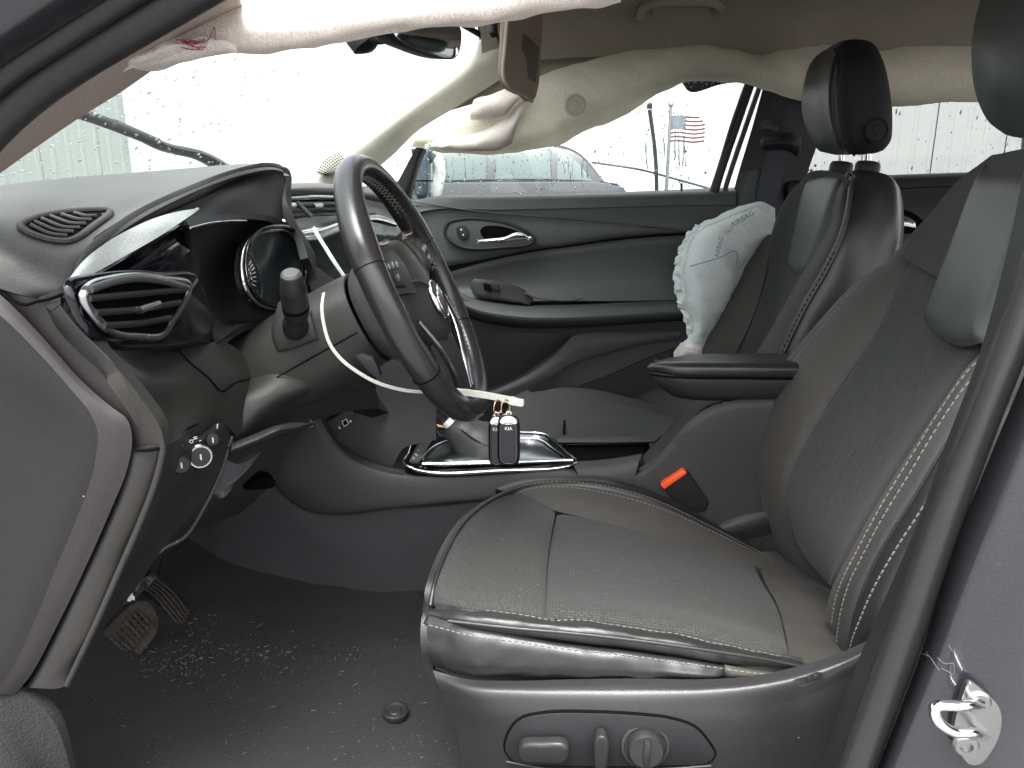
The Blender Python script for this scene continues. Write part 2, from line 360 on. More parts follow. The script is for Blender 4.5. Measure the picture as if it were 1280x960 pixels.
def letters(name, text, c, xdir, ydir, size, material, parent=None, ext=.0004):
    cu = bpy.data.curves.new(name, 'FONT'); cu.body = text; cu.size = size; cu.extrude = ext; cu.align_x = 'CENTER'; cu.align_y = 'CENTER'; cu.resolution_u = 2
    t = bpy.data.objects.new(name+'_tmp', cu); col.objects.link(t); dg = bpy.context.evaluated_depsgraph_get()
    me = bpy.data.meshes.new_from_object(t.evaluated_get(dg)); V = np.array([v.co for v in me.vertices]); F = [tuple(p.vertices) for p in me.polygons]
    bpy.data.objects.remove(t); bpy.data.curves.remove(cu); bpy.data.meshes.remove(me)
    x = np.array(xdir, float); x /= np.linalg.norm(x); y = np.array(ydir, float); y = y-x*(x@y); y /= np.linalg.norm(y); z = np.cross(x, y)
    return mesh(name, np.array(c)+V[:, :1]*x+V[:, 1:2]*y+V[:, 2:]*z, F, material, parent, False)
def onsurf(G, N, u, v, d):                       # a point d proud of a finished skin, where pixel (u, v) meets it
    a, b = proj(G); k = np.unravel_index(np.argmin((a-u)**2+(b-v)**2), a.shape); y = G[k][1]
    n = N[k]; q = P(u, v, y-DY); ray = q-CAM; ray = ray/np.linalg.norm(ray); q = q+ray*(((G[k]-q)@n)/(ray@n)); return q+n*d
def toward(p, d): q = CAM-np.asarray(p); return np.asarray(p)+q/np.linalg.norm(q, axis=-1, keepdims=True)*d
#--PARTS--
def PX(u, v, X):
    d = FW+RT*((u-640)/FPX)+UP*((480-v)/FPX)
    return CAM+d*(X/d[0])
def LX(s):
    out, X = [], None
    for tok in s.split():
        t = [float(x) for x in tok.split(',')]
        if len(t) > 2: X = t[2]
        out.append(PX(t[0], t[1], X))
    return np.array(out)
# ------------------------------------------------------------------ outdoors
box('ground', (0, 8, -.06), (120, 120, .12), 'asphalt', bevel=0)['kind'] = 'structure'
def paneled_wall(label, a, b, z1, n, material, group):      # steel building: one sheet per part, ribs and lapped seams
    a = np.array(a, float); b = np.array(b, float); d = b-a; ln = np.linalg.norm(d); d /= ln; nrm = np.array((-d[1], d[0]))
    if nrm @ (CAM[:2]-a) < 0: nrm = -nrm
    t = thing('steel_building', label, 'building', (a[0], a[1], 0), group)
    wd = ln/n
    c = np.r_[(a+b)/2-nrm*2.06, z1/2-.02]
    box('building_core', c, (ln, 4.0, z1-.04), 'car_dark', t, .01, (0, 0, math.atan2(d[1], d[0])))
    prof = []
    for k in range(4):
        o = k*wd/4; prof += [(o, 0), (o+wd/4*.62, 0), (o+wd/4*.72, .012), (o+wd/4*.88, .012), (o+wd/4*.98, 0)]
    me = None
    for i in range(n):
        V, F = [], []
        for (s, h) in prof:
            s = min(s, wd-.011)
            for z in (0.02, z1): q = a+d*(s)+nrm*h; V.append((q[0], q[1], z))
        for k in range(len(prof)-1): F.append((2*k, 2*k+2, 2*k+3, 2*k+1))
        if me is None:
            o = mesh('wall_panel', V, F, material, t, False); me = o.data
        else:
            o = bpy.data.objects.new('wall_panel', me); col.objects.link(o); o.parent = t
        o.location = Vector((d[0]*wd*i, d[1]*wd*i, 0))
    return t
paneled_wall('pale ribbed steel building seen through the windscreen', (-10.5, -4), (-9.6, 22), 5.0, 14, 'wall_pale', 'steel buildings around the car')
paneled_wall('white ribbed steel building seen through the tinted rear side window', (2.6, 9.2), (16, 8.6), 5.5, 18, 'wall_white', 'steel buildings around the car')
paneled_wall('long white steel building standing across the yard behind the dark car', (-16, 17), (9, 19), 6.5, 12, 'wall_white', 'steel buildings around the car')

def parked(name, label, x, y, ln, ht, wd, paint, rz=0):
    t = thing(name, label, 'parked car', (x, y, 0), 'cars parked outside')
    def at(px, pz, s): c, q = math.cos(rz), math.sin(rz); return np.array((x+px*c-s*q, y+px*q+s*c, pz))
    low = [(-.5*ln, .35), (-.5*ln, .70), (-.42*ln, .86), (-.22*ln, .98), (.40*ln, 1.0), (.49*ln, .92), (.5*ln, .4)]
    roof = [(-.24*ln, .97), (-.12*ln, ht-.12), (-.02*ln, ht), (.18*ln, ht-.01), (.34*ln, ht-.16), (.43*ln, .99)]
    def prism(nm, pr, w0, w1, m):
        pr = cr([(p[0], p[1], 0) for p in pr], 30); zz = pr[:, 1]; f = (zz-zz.min())/(np.ptp(zz)); s = w0+(w1-w0)*f
        rows = [np.array([at(p[0], p[1], -q) for p, q in zip(pr, s)]), np.array([at(p[0], p[1]+.02, 0) for p, q in zip(pr, s)]), np.array([at(p[0], p[1], q) for p, q in zip(pr, s)])]
        return loft(nm, rows, m, t, 34, 8, .02, face=(0, 0, 1))[0]
    prism('body_shell', low, wd/2, wd/2*.93, paint); prism('roof_shell', roof, wd/2*.93, wd/2*.72, paint)
    for sgn in (-1, 1):
        o = [at(p[0], p[1], sgn*wd/2) for p in low]; slab('body_side', o, at(0, 0, 0)-at(0, 0, sgn*.05), paint, t, .02)
        g = [(-.20*ln, 1.0), (-.11*ln, ht-.15), (-.02*ln, ht-.06), (.17*ln, ht-.07), (.31*ln, ht-.19), (.39*ln, 1.01)]
        def gs(z): return sgn*(wd/2*.93+(wd/2*.72-wd/2*.93)*(z-.97)/(ht-.97)+.012)
        slab('cabin_side', [at(p[0], p[1], gs(p[1])-sgn*.02) for p in roof], at(0, 0, 0)-at(0, 0, sgn*.02), paint, t, .008)
        for (u0, u1) in ((0, .43), (.47, .78), (.81, 1)):
            lo = [at(-.20*ln+(.59*ln)*k, 1.01, gs(1.01)) for k in np.linspace(u0, u1, 5)]
            gg = cr([(p[0], p[1], 0) for p in g], 60); hi = []
            for k in np.linspace(u1, u0, 7):
                xx = -.20*ln+.59*ln*k; zz = np.interp(xx, gg[:, 0], gg[:, 1]); hi.append(at(xx, max(zz, 1.012), gs(max(zz, 1.012))))
            slab('side_window', lo+hi, at(0, 0, 0)-at(0, 0, sgn*.008), 'car_window', t, .002)
        for k in (-.31, .30):
            wl = lathe('wheel', at(k*ln, .33, sgn*(wd/2+.01)), at(0, 0, sgn)-at(0, 0, 0), [(-.2, .30), (-.02, .33), (0, .31), (.0, .22)], 'rubber', t)
            lathe('rim', at(k*ln, .33, sgn*(wd/2+.012)), at(0, 0, sgn)-at(0, 0, 0), [(-.04, .21), (0, .2), (.01, .05)], 'satin_silver', wl)
    return t
pe = P(757, 228, 11.0)
parked('parked_car', 'dark wet car parked far off, its roofline sloping down past the passenger window', pe[0]-.43*4.4, 11.9, 4.4, 1.56, 1.8, 'car_dark')
kt = thing('black_line', 'thin black line sloping down to the right behind the flagpole', 'dark line', tuple(P(820, 218, 6.5)))
tube('line_run', [P(740, 203, 6.6), P(800, 212, 6.5), P(845, 224, 6.4), P(900, 240, 6.3), P(990, 276, 6.2)], .010, 'dark_plastic', kt, 6, 30)  # thin tube drawn for an unidentified dark line
# flag and poles
fp = P(838, 145, 5.0); ft = thing('flagpole', 'thin grey flagpole carrying the striped flag', 'flagpole', (fp[0], fp[1], 0))
lathe('pole', (fp[0], fp[1], 0), (0, 0, 1), [(0, .016), (fp[2]+.05, .010)], 'steel', ft, 10)
lathe('pole_base', (fp[0], fp[1], 0), (0, 0, 1), [(0, .14), (.03, .14), (.04, .02)], 'steel', ft, 16)
lathe('finial', (fp[0], fp[1], fp[2]+.05), (0, 0, 1), [(0, .008), (.012, .018), (.03, .018), (.05, .004)], 'steel', ft, 10)
flg = thing('national_flag', 'small american flag with blue star field and dark red stripes on a thin pole', 'flag', tuple(fp))
fl = P(883, 143, 5.0)-fp; fw_ = np.array((fl[0], fl[1], 0)); fh = (P(838, 143, 5.0)-P(838, 176, 5.0))[2]
def flagpt(s, t, off=0): return fp+fw_*s+np.array((0, 0, -fh*t+.005*math.sin(s*7)))+np.array((0, .010*math.sin(s*8)-off, 0))
def strip(nm, s0, s1, t0, t1, m, off=0, par=flg, n=14):
    ss = np.linspace(s0, s1, n); return loft(nm, [np.array([flagpt(s, t0, off) for s in ss]), np.array([flagpt(s, t1, off) for s in ss])], m, par, n, 1, .002)[0]
for k in range(13):
    strip('stripe', .44 if k < 7 else 0, 1 if k > 3 else .82+.05*k, k/13, (k+1)/13, 'flag_red' if k % 2 == 0 else 'flag_white')
cn = strip('star_field', 0, .44, 0, 7/13, 'flag_blue')
V, F = [], []
for i in range(9):
    for j in range(6 if i % 2 == 0 else 5):
        c = flagpt(.44*(j+.5+.5*(i % 2))/6.1, (i+.6)/9.2*7/13, .004); k = len(V); V.append(c)
        for q in range(10):
            a = math.pi/5*q+math.pi/2; r_ = .0040 if q % 2 == 0 else .0017; V.append(c+np.array((r_*math.cos(a), 0, r_*math.sin(a))))
        for q in range(10): F.append((k, k+1+q, k+1+(q+1) % 10))
mesh('star', V, F, 'flag_white', cn, False, kind='stuff')
lp = P(817, 170, 4.0); lt = thing('steel_post', 'slim dark post standing beside the flagpole', 'post', (lp[0], lp[1], 0))
tube('shaft', [(lp[0]+.045, lp[1], 0), tuple(P(820, 204, 4.0)), tuple(P(812, 137, 4.0))], .010, 'dark_plastic', lt, 8)
lathe('cap', P(812, 136, 4.0), (0, 0, 1), [(0, .014), (.02, .014), (.03, .006)], 'dark_plastic', lt, 10)

# ------------------------------------------------------------------ the car body around the cabin
car = thing('car_body', 'grey car body around the cabin, driver door opening and windscreen in view', 'car body', (.3, 1.375, .3))
# carpeted floor pan rising to the toe board
xs = [-.98, -.88, -.76, -.62, -.50, -.36, -.1, .4, 1.0, 1.9]; zs = [.82, .62, .48, .40, .375, .36, .355, .35, .36, .40]
def frow(y, dz=0): return np.array([(x, y, z+dz) for x, z in zip(xs, zs)])
fl_, G, N = loft('floor', [frow(.64, .10), frow(.70, .02), frow(.80), frow(1.03), frow(1.2), frow(1.375, .03), frow(1.7), frow(2.05), frow(2.12, .12)], 'carpet', None, 90, 6, .03, face=(0, 0, 1), wr=(.010, .12))
fl_['kind'] = 'structure'
loft('floor_pan', [np.array([(x, y, .24) for x in (-1.0, 1.95)]) for y in (.56, 2.19)], 'car_dark', car, 2, 1, .03, face=(0, 0, -1))
loft('firewall', [W((-1.0, .56, .25), (-1.0, 2.19, .25)), W((-1.02, .56, .8), (-1.02, 2.19, .8)), W((-1.08, .56, 1.0), (-1.08, 2.19, 1.0))], 'void_black', car, 4, 2, .03, face=(1, 0, 0))
loft('kick_panel', [L('-60,800,.66 10,850,.66 66,900,.66 95,990,.66'), L('-60,830,.655 0,880,.65 40,930,.65 70,1010,.65'), L('-60,1000,.60 0,1000,.60 40,1010,.60 70,1030,.60')], 'carpet', car, 16, 5, .02)
loft('sill_trim', [W((-.7, .655, .52), (-.4, .64, .44), (.2, .64, .40), (.9, .64, .40)), W((-.7, .61, .53), (-.4, .60, .46), (.2, .60, .43), (.9, .60, .43)), W((-.7, .54, .50), (-.4, .54, .42), (.2, .54, .36), (.9, .54, .36))], 'dark_plastic', car, 16, 5, .01, face=(0, -1, 1))
# outer skin: rear quarter and tail, closing the cabin behind the seats
loft('tail_panel', [W((1.95, .6, .25), (1.95, 2.16, .25)), W((2.0, .58, .7), (2.0, 2.18, .7)), W((1.97, .62, 1.03), (1.97, 2.14, 1.03))], 'body_paint', car, 6, 4, .03, face=(-1, 0, 0))
loft('roof_skin', [np.array([(-.22, y, z+.035) for y, z in ((.60, 1.42), (.75, 1.50), (1.375, 1.56), (2.0, 1.50), (2.15, 1.42))]), np.array([(.8, y, z+.06) for y, z in ((.60, 1.42), (.75, 1.50), (1.375, 1.56), (2.0, 1.50), (2.15, 1.42))]), np.array([(1.8, y, z) for y, z in ((.60, 1.40), (.75, 1.47), (1.375, 1.53), (2.0, 1.47), (2.15, 1.40))])], 'body_paint', car, 24, 8, .01, face=(0, 0, 1))
def hl(x, d): return np.array([(x, y, z-d) for y, z in ((.67, 1.40), (.71, 1.455), (.80, 1.495), (1.0, 1.512), (1.375, 1.522), (1.75, 1.512), (1.93, 1.490), (1.99, 1.455), (2.03, 1.395))])
loft('headliner', [hl(-.20, .02), hl(.0, .005), hl(.5, 0), (hl(1.1, .003)), hl(1.8, .03)], 'headliner', car, 50, 8, .012, face=(0, 0, -1))
loft('roof_rail', [np.array([(x, 2.075, z) for x, z in ((-.30, 1.36), (-.05, 1.40), (.4, 1.46), (1.0, 1.47), (1.8, 1.44))]), np.array([(x, 2.055, z) for x, z in ((-.30, 1.31), (-.05, 1.36), (.4, 1.41), (1.0, 1.42), (1.8, 1.39))]), np.array([(x, 2.07, z) for x, z in ((-.30, 1.27), (-.05, 1.33), (.4, 1.365), (1.0, 1.375), (1.8, 1.34))])], 'headliner', car, 20, 5, .02, face=(0, -1, 0))
# windscreen with its rain
def ws(y, s): k = ((y-1.375)/.70)**2; return np.array((-1.06+.14*k+s*(.76-.03*k), y, 1.0+s*.465-.02*k*s))
rows = [np.array([ws(y, s) for y in np.linspace(.66, 2.09, 9)]) for s in np.linspace(0, 1, 6)]
wso, WG, WN = loft('windscreen', rows, 'window_glass', car, 30, 5, .004, face=(-1, 0, .7))
tube('windscreen_frit', [ws(y, .995)+(0, 0, 0) for y in np.linspace(.7, 2.05, 8)], .012, 'void_black', car, 8, flat=.4)
def drops(name, surf, nrm, count, par, rmin, rmax, density=lambda p: 1, stretch=1.0, seed=1, m='water'):
    rg = np.random.default_rng(seed); V, F = [], []; a, b = surf.shape[:2]; done = 0
    while done < count:
        i = rg.integers(0, a-1); j = rg.integers(0, b-1); s, t = rg.random(2)
        p = (surf[i, j]*(1-s)+surf[i+1, j]*s)*(1-t)+(surf[i, j+1]*(1-s)+surf[i+1, j+1]*s)*t
        if rg.random() > density(p): continue
        n = nrm[i, j]; r = rmin+(rmax-rmin)*rg.random()**3; u = np.cross(n, (0, 0, 1)); u /= np.linalg.norm(u); v = np.cross(u, n)
        st = 1+stretch*rg.random(); k = len(V); p = p+n*.0004
        for (q, hh) in ((1, 0), (.75, .45), (.35, .72)):
            for c in range(8): ang = math.pi/4*c; V.append(p+r*q*(math.cos(ang)*u+math.sin(ang)*v*st)+n*r*hh*.8)
        V.append(p+n*r*.62); F.append(tuple(k+c for c in range(7, -1, -1)))
        for l in range(2):
            for c in range(8): F.append((k+l*8+c, k+l*8+(c+1) % 8, k+l*8+8+(c+1) % 8, k+l*8+8+c))
        for c in range(8): F.append((k+16+c, k+16+(c+1) % 8, k+24))
        done += 1
    return mesh(name, V, F, m, par, True, kind='stuff')
def wdens(p):
    u, v = proj(p)
    return 1 if u < 290 else .22
drops('raindrop', WG, WN, 2000, wso, .0011, .0038, wdens, .5, 3)
# A-pillar trims
loft('pillar_trim', [L('330,262,2.07 362,226,2.06 380,210 430,176 490,133 545,92 600,50 660,8 700,-25'), L('380,262,2.02 400,232 425,206,2.01 462,176 510,140 562,103 612,68 668,33 715,0'), L('418,262,2.04 440,238 462,218 490,195 522,164 570,134 625,100 680,65 730,40')], 'pillar_trim', car, 60, 8, .02)
gp, G, N = loft('tweeter_grille', [L('394,217,2.005 400,205 412,193 424,189'), L('402,219,2.0 410,211 421,202 431,197'), L('407,219,2.0 416,218 427,214 434,205')], 'pillar_trim', car, 14, 4, .006, puff=(1, 1, 1, 1), h=.003, r=.008)
V, F = [], []
for i in range(1, G.shape[0]-1):
    for j in range(1, G.shape[1]-1):
        c = G[i, j]+N[i, j]*.0004; k = len(V)
        for q in range(6): a = math.pi/3*q; V.append(c+np.array((.0021*math.cos(a), 0, .0021*math.sin(a))))
        F.append(tuple(range(k, k+6)))
mesh('grille_hole', V, F, 'void_black', gp, False, kind='stuff')
loft('pillar_trim', [L('-60,215,.60 0,166 40,128 100,86 180,38 260,-6 330,-45'), L('-60,235,.635 0,190 50,150 105,113 160,76 220,42 300,0'), L('-60,262,.69 0,217 50,181 100,147 150,116 200,82 240,60 320,10')], 'pillar_brown', car, 50, 8, .012)
loft('door_frame', [L('-80,150,.555 0,84 60,44 130,0 200,-45'), L('-80,100,.535 0,48 40,22 100,-18 180,-70'), L('-80,40,.52 0,-5 30,-25 80,-60 150,-110')], 'body_paint', car, 30, 6, .02)
rail = W((.02, .60, 1.375), (.25, .62, 1.425), (.7, .62, 1.45), (1.2, .62, 1.435), (1.8, .64, 1.39))
tube('door_seal', np.vstack([L('-80,238,.585 -40,192 0,148 50,106 100,72 150,42 200,13 260,-22 330,-60'), rail]), [.0150, .0142, .0142], 'rubber', car, 14, 110)
tube('door_seal_lip', np.vstack([L('-80,170,.565 -20,116 20,84 60,58 110,26 160,-6 230,-50'), rail+np.array((-.02, -.02, .03))]), .0088, 'seal_soft', car, 12, 110)
loft('roof_side', [rail+np.array((-.03, -.035, .035)), rail+np.array((-.03, -.03, .06)), rail+np.array((-.04, .02, .085))], 'body_paint', car, 40, 5, .012, face=(0, -1, .3))
loft('hinge_pillar', [L('-56,318,.668 -56,600,.668 -56,875,.668'), L('-200,300,.645 -200,600,.645 -200,960,.645'), L('-420,260,.62 -420,600,.62 -420,1100,.62')], 'body_paint', car, 20, 5, .02)
# B-pillar of the driver's opening
ln_a = '1290,160,%s 1262,300 1225,440 1180,560 1150,645 1112,735 1075,820 1024,960 1000,1030'
ln_b = '1312,215,%s 1288,290 1252,400 1200,535 1150,665 1103,796 1044,960 1015,1040'
loft('pillar_trim', [W((.53, .70, 1.44), (.50, .69, 1.25), (.46, .69, 1.12)), W((.545, .67, 1.44), (.515, .655, 1.25), (.475, .65, 1.12)), W((.62, .67, 1.44), (.60, .65, 1.25), (.57, .64, 1.10))], 'dark_plastic', car, 20, 5, .015)
loft('pillar_trim', [L(ln_a % .69), L('1302,185,.665 1275,295 1240,418 1190,545 1135,690 1088,810 1034,960 1008,1035'), L(ln_b % .645)], 'dark_plastic', car, 50, 5, .015)
tube('door_seal', np.vstack([W((.50, .635, 1.44), (.475, .62, 1.28)), L('1340,210,.60 1310,310 1272,405 1217,540 1175,655 1128,800 1070,960 1045,1040')]), [.0150, .0120, .0110, .0110], 'rubber', car, 14, 70)
loft('seal_face', [L('1312,215,.638 1288,290 1253,400 1201,535 1151,665 1104,796 1046,960 1016,1040'), L('1318,213,.592 1294,296 1260,402 1208,537 1160,660 1113,797 1055,960 1027,1040'), L('1340,215,.583 1316,306 1280,408 1226,543 1182,666 1135,803 1080,961 1054,1040'), L('1352,218,.592 1328,314 1291,414 1236,552 1190,680 1146,812 1092,962 1066,1040'), L('1357,222,.63 1332,322 1294,420 1239,560 1192,690 1149,820 1095,963 1069,1040')], 'seal_soft', car, 50, 6, .012)
dfo, DG, DN = loft('door_frame', [L('1360,260,.61 1300,420 1240,565 1190,690 1149,822 1096,962 1070,1040'), L('1362,330,.575 1320,440 1268,570 1216,700 1170,830 1118,962 1090,1040'), L('1375,420,.562 1350,500 1310,590 1262,700 1228,830 1190,962 1160,1040'), L('1390,560,.562 1375,600 1350,660 1320,740 1300,840 1290,962 1280,1040'), L('1440,560,.60 1440,620 1430,700 1420,800 1420,900 1420,1040')], 'body_paint', car, 50, 8, .02)
for s in ('1150,818 1160,820 1178,836 1183,838 1191,843 1191,828 1182,830 1172,822', '1158,815 1166,826 1174,838', '1186,806 1189,812 1191,815'):
    tube('paint_chip', np.array([onsurf(DG, DN, *(float(x) for x in t.split(',')), .0002) for t in s.split()]), .00035, 'chip_grey', car, 5, 24)
# striker: plate, two screws, bent wire loop
sc_ = P(1213, 905, .555); st = tag(slab('door_striker', toward(cr(L('1213,853,.562 1228,862 1250,885 1253,905 1246,930 1225,957 1213,957 1196,935 1192,915 1200,880'), 40, True), .012), (0, .006, 0), 'steel', car, .0015), None)
for (u, v) in ((1223, 878), (1208, 932)):
    q = toward(P(u, v, .562), .013); s2 = lathe('screw', q+np.array((0, .003, 0)), (-.15, -1, 0), [(0, .0105), (.003, .0105), (.0055, .0085), (.0058, .005), (.003, .0045), (.003, .0)], 'steel', st, 16)
tube('striker_loop', np.array([toward(P(1228, 882, .562), .012), toward(P(1205, 882, .55), .02), P(1168, 886, .525), P(1170, 897, .522), P(1190, 914, .527), toward(P(1215, 916, .55), .02), toward(P(1232, 920, .562), .012)]), .0042, 'chrome', st, 12, 60)
# passenger-side frames: B-pillar, window channel
loft('pillar_cover', [L('957,98,2.115 940,160 922,220 904,290 885,350 870,430'), L('985,108,2.09 970,165 955,225 940,290 925,350 910,430'), L('1040,118,2.12 1022,180 1008,222 1000,300 985,350 975,430')], 'dark_plastic', car, 30, 8, .02)
loft('pillar_base', [L('925,215,2.10 908,270 890,330 875,430'), L('940,213,2.075 925,268 908,330 890,430'), L('958,212,2.085 945,268 930,330 910,430')], 'door_hard', car, 20, 5, .02)
tube('window_channel', L('955,92,2.105 935,150 913,215 893,280 870,345'), .010, 'satin_silver', car, 8, 20, flat=.7)
bpy.data.objects['window_channel'].data.materials[0] = MATS['leather_grey']
tube('window_channel', L('944,92,2.095 924,150 902,215 884,275 862,340'), .0085, 'rubber', car, 8, 20)
tube('window_channel', L('938,92,2.10 917,150 897,215 878,272 858,335'), .0055, 'pillar_trim', car, 8, 20)
bpy.data.objects['window_channel.002'].data.materials[0] = MATS['leather_grey']
# header trims on the rear passenger side
loft('rear_pillar_trim', [L('1005,100,2.05 1100,106 1200,112 1330,118'), L('1005,112,2.06 1100,122 1200,118 1330,114'), L('1000,122,2.09 1100,132 1200,126 1330,121')], 'curtain_cloth', car, 30, 4, .02)
# wiper lying across the outside of the glass
def onws(u, v):
    d = FW+RT*((u-640)/FPX)+UP*((480-v)/FPX); lo, hi = .6, 2.2
    best = None
    for t in np.linspace(.5, 2.2, 1700):
        q = CAM+d*t; s = (q[2]-1.0)/.455
        k = ((q[1]-1.375)/.70)**2; wx = -1.06+.14*k+s*(.76-.03*k)
        if q[0] < wx: return q
    return CAM+d*1.2
wp = thing('windscreen_wiper', 'wet black wiper arm curving down across the lower windscreen', 'wiper', tuple(onws(240, 200)))
off = np.array((-.03, 0, .018))
tube('wiper_blade', [onws(60, 143)+off, onws(95, 150)+off, onws(135, 160)+off, onws(180, 176)+off, onws(215, 190)+off], [.008, .010, .011], 'rubber', wp, 8, 30)
tube('wiper_arm', [onws(170, 171)+off*1.3, onws(205, 187)+off*1.3, onws(232, 199)+off*1.3, onws(268, 206)+off*1.2, onws(300, 222)+off], [.012, .017, .022], 'rubber', wp, 8, 30, flat=.6)
cowl = loft('cowl_panel', [W((-1.08, .66, .96), (-1.22, 1.375, .96), (-1.08, 2.09, .96)), W((-1.15, .66, .90), (-1.35, 1.375, .90), (-1.15, 2.09, .90)), W((-1.9, .70, .80), (-2.0, 1.375, .84), (-1.9, 2.05, .80))], 'body_paint', car, 20, 4, .02, face=(0, 0, 1))
# ------------------------------------------------------------------ curtain airbags hanging from the roof rails
ca = thing('curtain_airbag', 'cream deflated curtain airbag hanging from the far roof rail over the passenger window', 'airbag', tuple(P(850, 62, 2.02)))
loft('airbag_fabric', [L('548,160,2.03 600,132 640,112 700,90 760,73 850,60 890,58 925,60 960,66 990,60 1060,62 1180,63 1300,62'),
    L('530,170,1.995 585,150 645,135 712,112 780,92 850,76 885,70 920,72 958,82 1000,82 1060,86 1180,84 1300,82'),
    L('516,176,1.99 575,176 640,168 705,146 780,112 850,90 888,84 922,88 956,97 1000,106 1060,108 1180,105 1300,102'),
    L('514,178,2.03 562,187 618,190 692,180 764,150 812,122 850,98 890,97 926,99 952,108 1000,122 1080,130 1180,126 1300,122')], 'curtain_cloth', ca, 150, 10, .006, wr=(.009, .17, 'crease'))
loft('folded_tip', [L('590,122,1.975 625,112 660,105'), L('588,138,1.94 622,128 650,122'), L('588,152,1.955 612,150 632,146')], 'curtain_white', ca, 24, 6, .005, wr=(.006, .09, 'crease'), puff=(1, 1, 1, 1), h=.012, r=.03)
loft('folded_flap', [L('545,176,1.975 580,168 612,158 640,140 660,118'), L('530,184,1.955 570,182 600,178 628,168 650,148'), L('543,186,1.97 575,189 610,190 625,188 640,180')], 'curtain_white', ca, 40, 7, .005, wr=(.006, .09, 'crease'), puff=(1, 1, 1, 1), h=.01, r=.03)
lathe('round_patch', P(719, 131, 1.955), (0.05, -1, .1), [(-.004, .026), (.002, .026), (.003, .022), (.001, .020), (.001, .0)], 'curtain_cloth', ca, 24)
cd_ = thing('curtain_airbag', 'white deflated curtain airbag drooping along the near roof edge above the windscreen', 'airbag', tuple(P(450, 10, .68)))
loft('airbag_fabric', [L('120,60,.70 200,22 280,-12 340,-30 420,-40 520,-50 620,-60 700,-70 790,-80'),
    L('120,82,.655 190,52 262,28 330,15 420,5 520,-8 620,-22 700,-30 790,-40'),
    L('130,88,.65 185,72 240,58 300,44 400,34 500,22 600,10 690,-8 770,-20'),
    L('136,90,.69 190,79 232,66 298,59 400,53 500,36 610,24 700,9 775,-6')], 'curtain_white', cd_, 110, 10, .006, wr=(.005, .14, 'crease'))
loft('torn_corner', [L('150,66,.645 185,55 208,46 222,44'), L('142,79,.635 185,68 218,56 250,58'), L('136,90,.65 175,82 230,66 296,62')], 'curtain_white', cd_, 30, 6, .004, wr=(.005, .04))
rg = random.Random(5)
for k in range(9):
    u0 = 218+rg.random()*14; v0 = 50+rg.random()*13; u1 = 244+rg.random()*14; v1 = 52+rg.random()*10
    tube('red_thread', [P(u0, v0, .634), P((u0+u1)/2, (v0+v1)/2+rg.uniform(-3, 3), .630), P(u1, v1, .634)], .0004, 'thread_red', cd_, 5, 8)
tube('red_thread', L('258,52,.634 263,46 268,33 269,45 270,58'), .0004, 'thread_red', cd_, 5, 20)
loft('loose_tail', [L('262,50,.632 280,50 292,54'), L('258,60,.63 280,58 296,62')], 'curtain_white', cd_, 12, 4, .006, wr=(.003, .03))

# sun visor, rear-view mirror, grab handle
vz = thing('sun_visor', 'beige brown sun visor folded down beside the windscreen pillar with its vanity cover shut', 'sun visor', tuple(P(650, 15, 1.5)))
slab('visor_board', cr(np.vstack([L('634,14,1.50 631,60,1.49 629,96,1.49 634,106,1.50'), L('652,117,1.65 664,126,1.78 670,122,1.82 674,105,1.83 677,60,1.83 678,14,1.82')]), 60, True)[:, :], (-.011, .002, -.002), 'visor', vz, .004, seg=3)
slab('vanity_cover', toward(L('650,37,1.62 663,48,1.72 674,59,1.80 673,80,1.80 670,103,1.80 660,98,1.73 648,92,1.62 649,64,1.62'), .010), (-.02, .004, 0), 'visor_cover', vz, .002)
tube('visor_rim', L('635,16,1.495 631,60,1.485 629,96,1.485 634,107,1.495 652,118,1.645 665,127,1.78'), .0035, 'pillar_trim', vz, 8, 40)
tube('hinge_rod', L('636,14,1.5 655,4,1.62 680,0,1.8'), .007, 'visor', vz, 8, 16)
mr = thing('rear_view_mirror', 'black framed rear view mirror peeking out under the white airbag', 'mirror', tuple(P(545, 48, 1.30)))
mn = np.array((.93, -.36, -.08)); mn /= np.linalg.norm(mn); mp0 = P(540, 50, 1.27)
def onmirror(u, v):
    d = FW+RT*((u-640)/FPX)+UP*((480-v)/FPX); return CAM+d*(((mp0-CAM)@mn)/(d@mn))
mo = cr(np.array([onmirror(u, v) for u, v in ((484, 40), (496, 30), (530, 26), (562, 26), (574, 29), (578, 38), (577, 60), (572, 72), (561, 74.5), (540, 71), (515, 62), (496, 53))]), 70, True)
slab('mirror_housing', mo, -mn*.03, 'dark_plastic', mr, .005, seg=3)
cc = mo.mean(0); slab('mirror_glass', cc+(mo-cc)*.90+mn*.0025, -mn*.002, 'mirror', mr, .0006)
tube('mirror_stem', L('452,46,1.36 475,48,1.37 500,42,1.37'), .010, 'dark_plastic', mr, 10, 16)
lathe('sensor_pod', P(456, 49, 1.38), (-.5, 0, .8), [(-.02, .010), (-.01, .028), (.01, .03), (.03, .02)], 'dark_plastic', mr, 18)
tube('sensor_cable', L('610,22,1.75 617,34 621,44 627,60'), .004, 'dark_plastic', mr, 8, 20)
lathe('cable_clip', P(616, 34, 1.745), (0, 0, 1), [(-.02, .004), (-.012, .011), (.012, .010), (.02, .004)], 'dark_plastic', mr, 12)
gh = thing('grab_handle', 'beige grab handle folded against the headliner over the passenger door', 'grab handle', tuple(P(850, 10, 1.95)))
tube('grip', L('799,24,1.935 804,10,1.925 825,3,1.915 860,2 893,4,1.92 902,12,1.935'), [.011, .012, .012, .011], 'handle_trim', gh, 12, 40)
lathe('hinge_mount', P(804, 20, 1.95), (0, .6, 1), [(-.008, .020), (.008, .02), (.016, .012)], 'handle_trim', gh, 16)
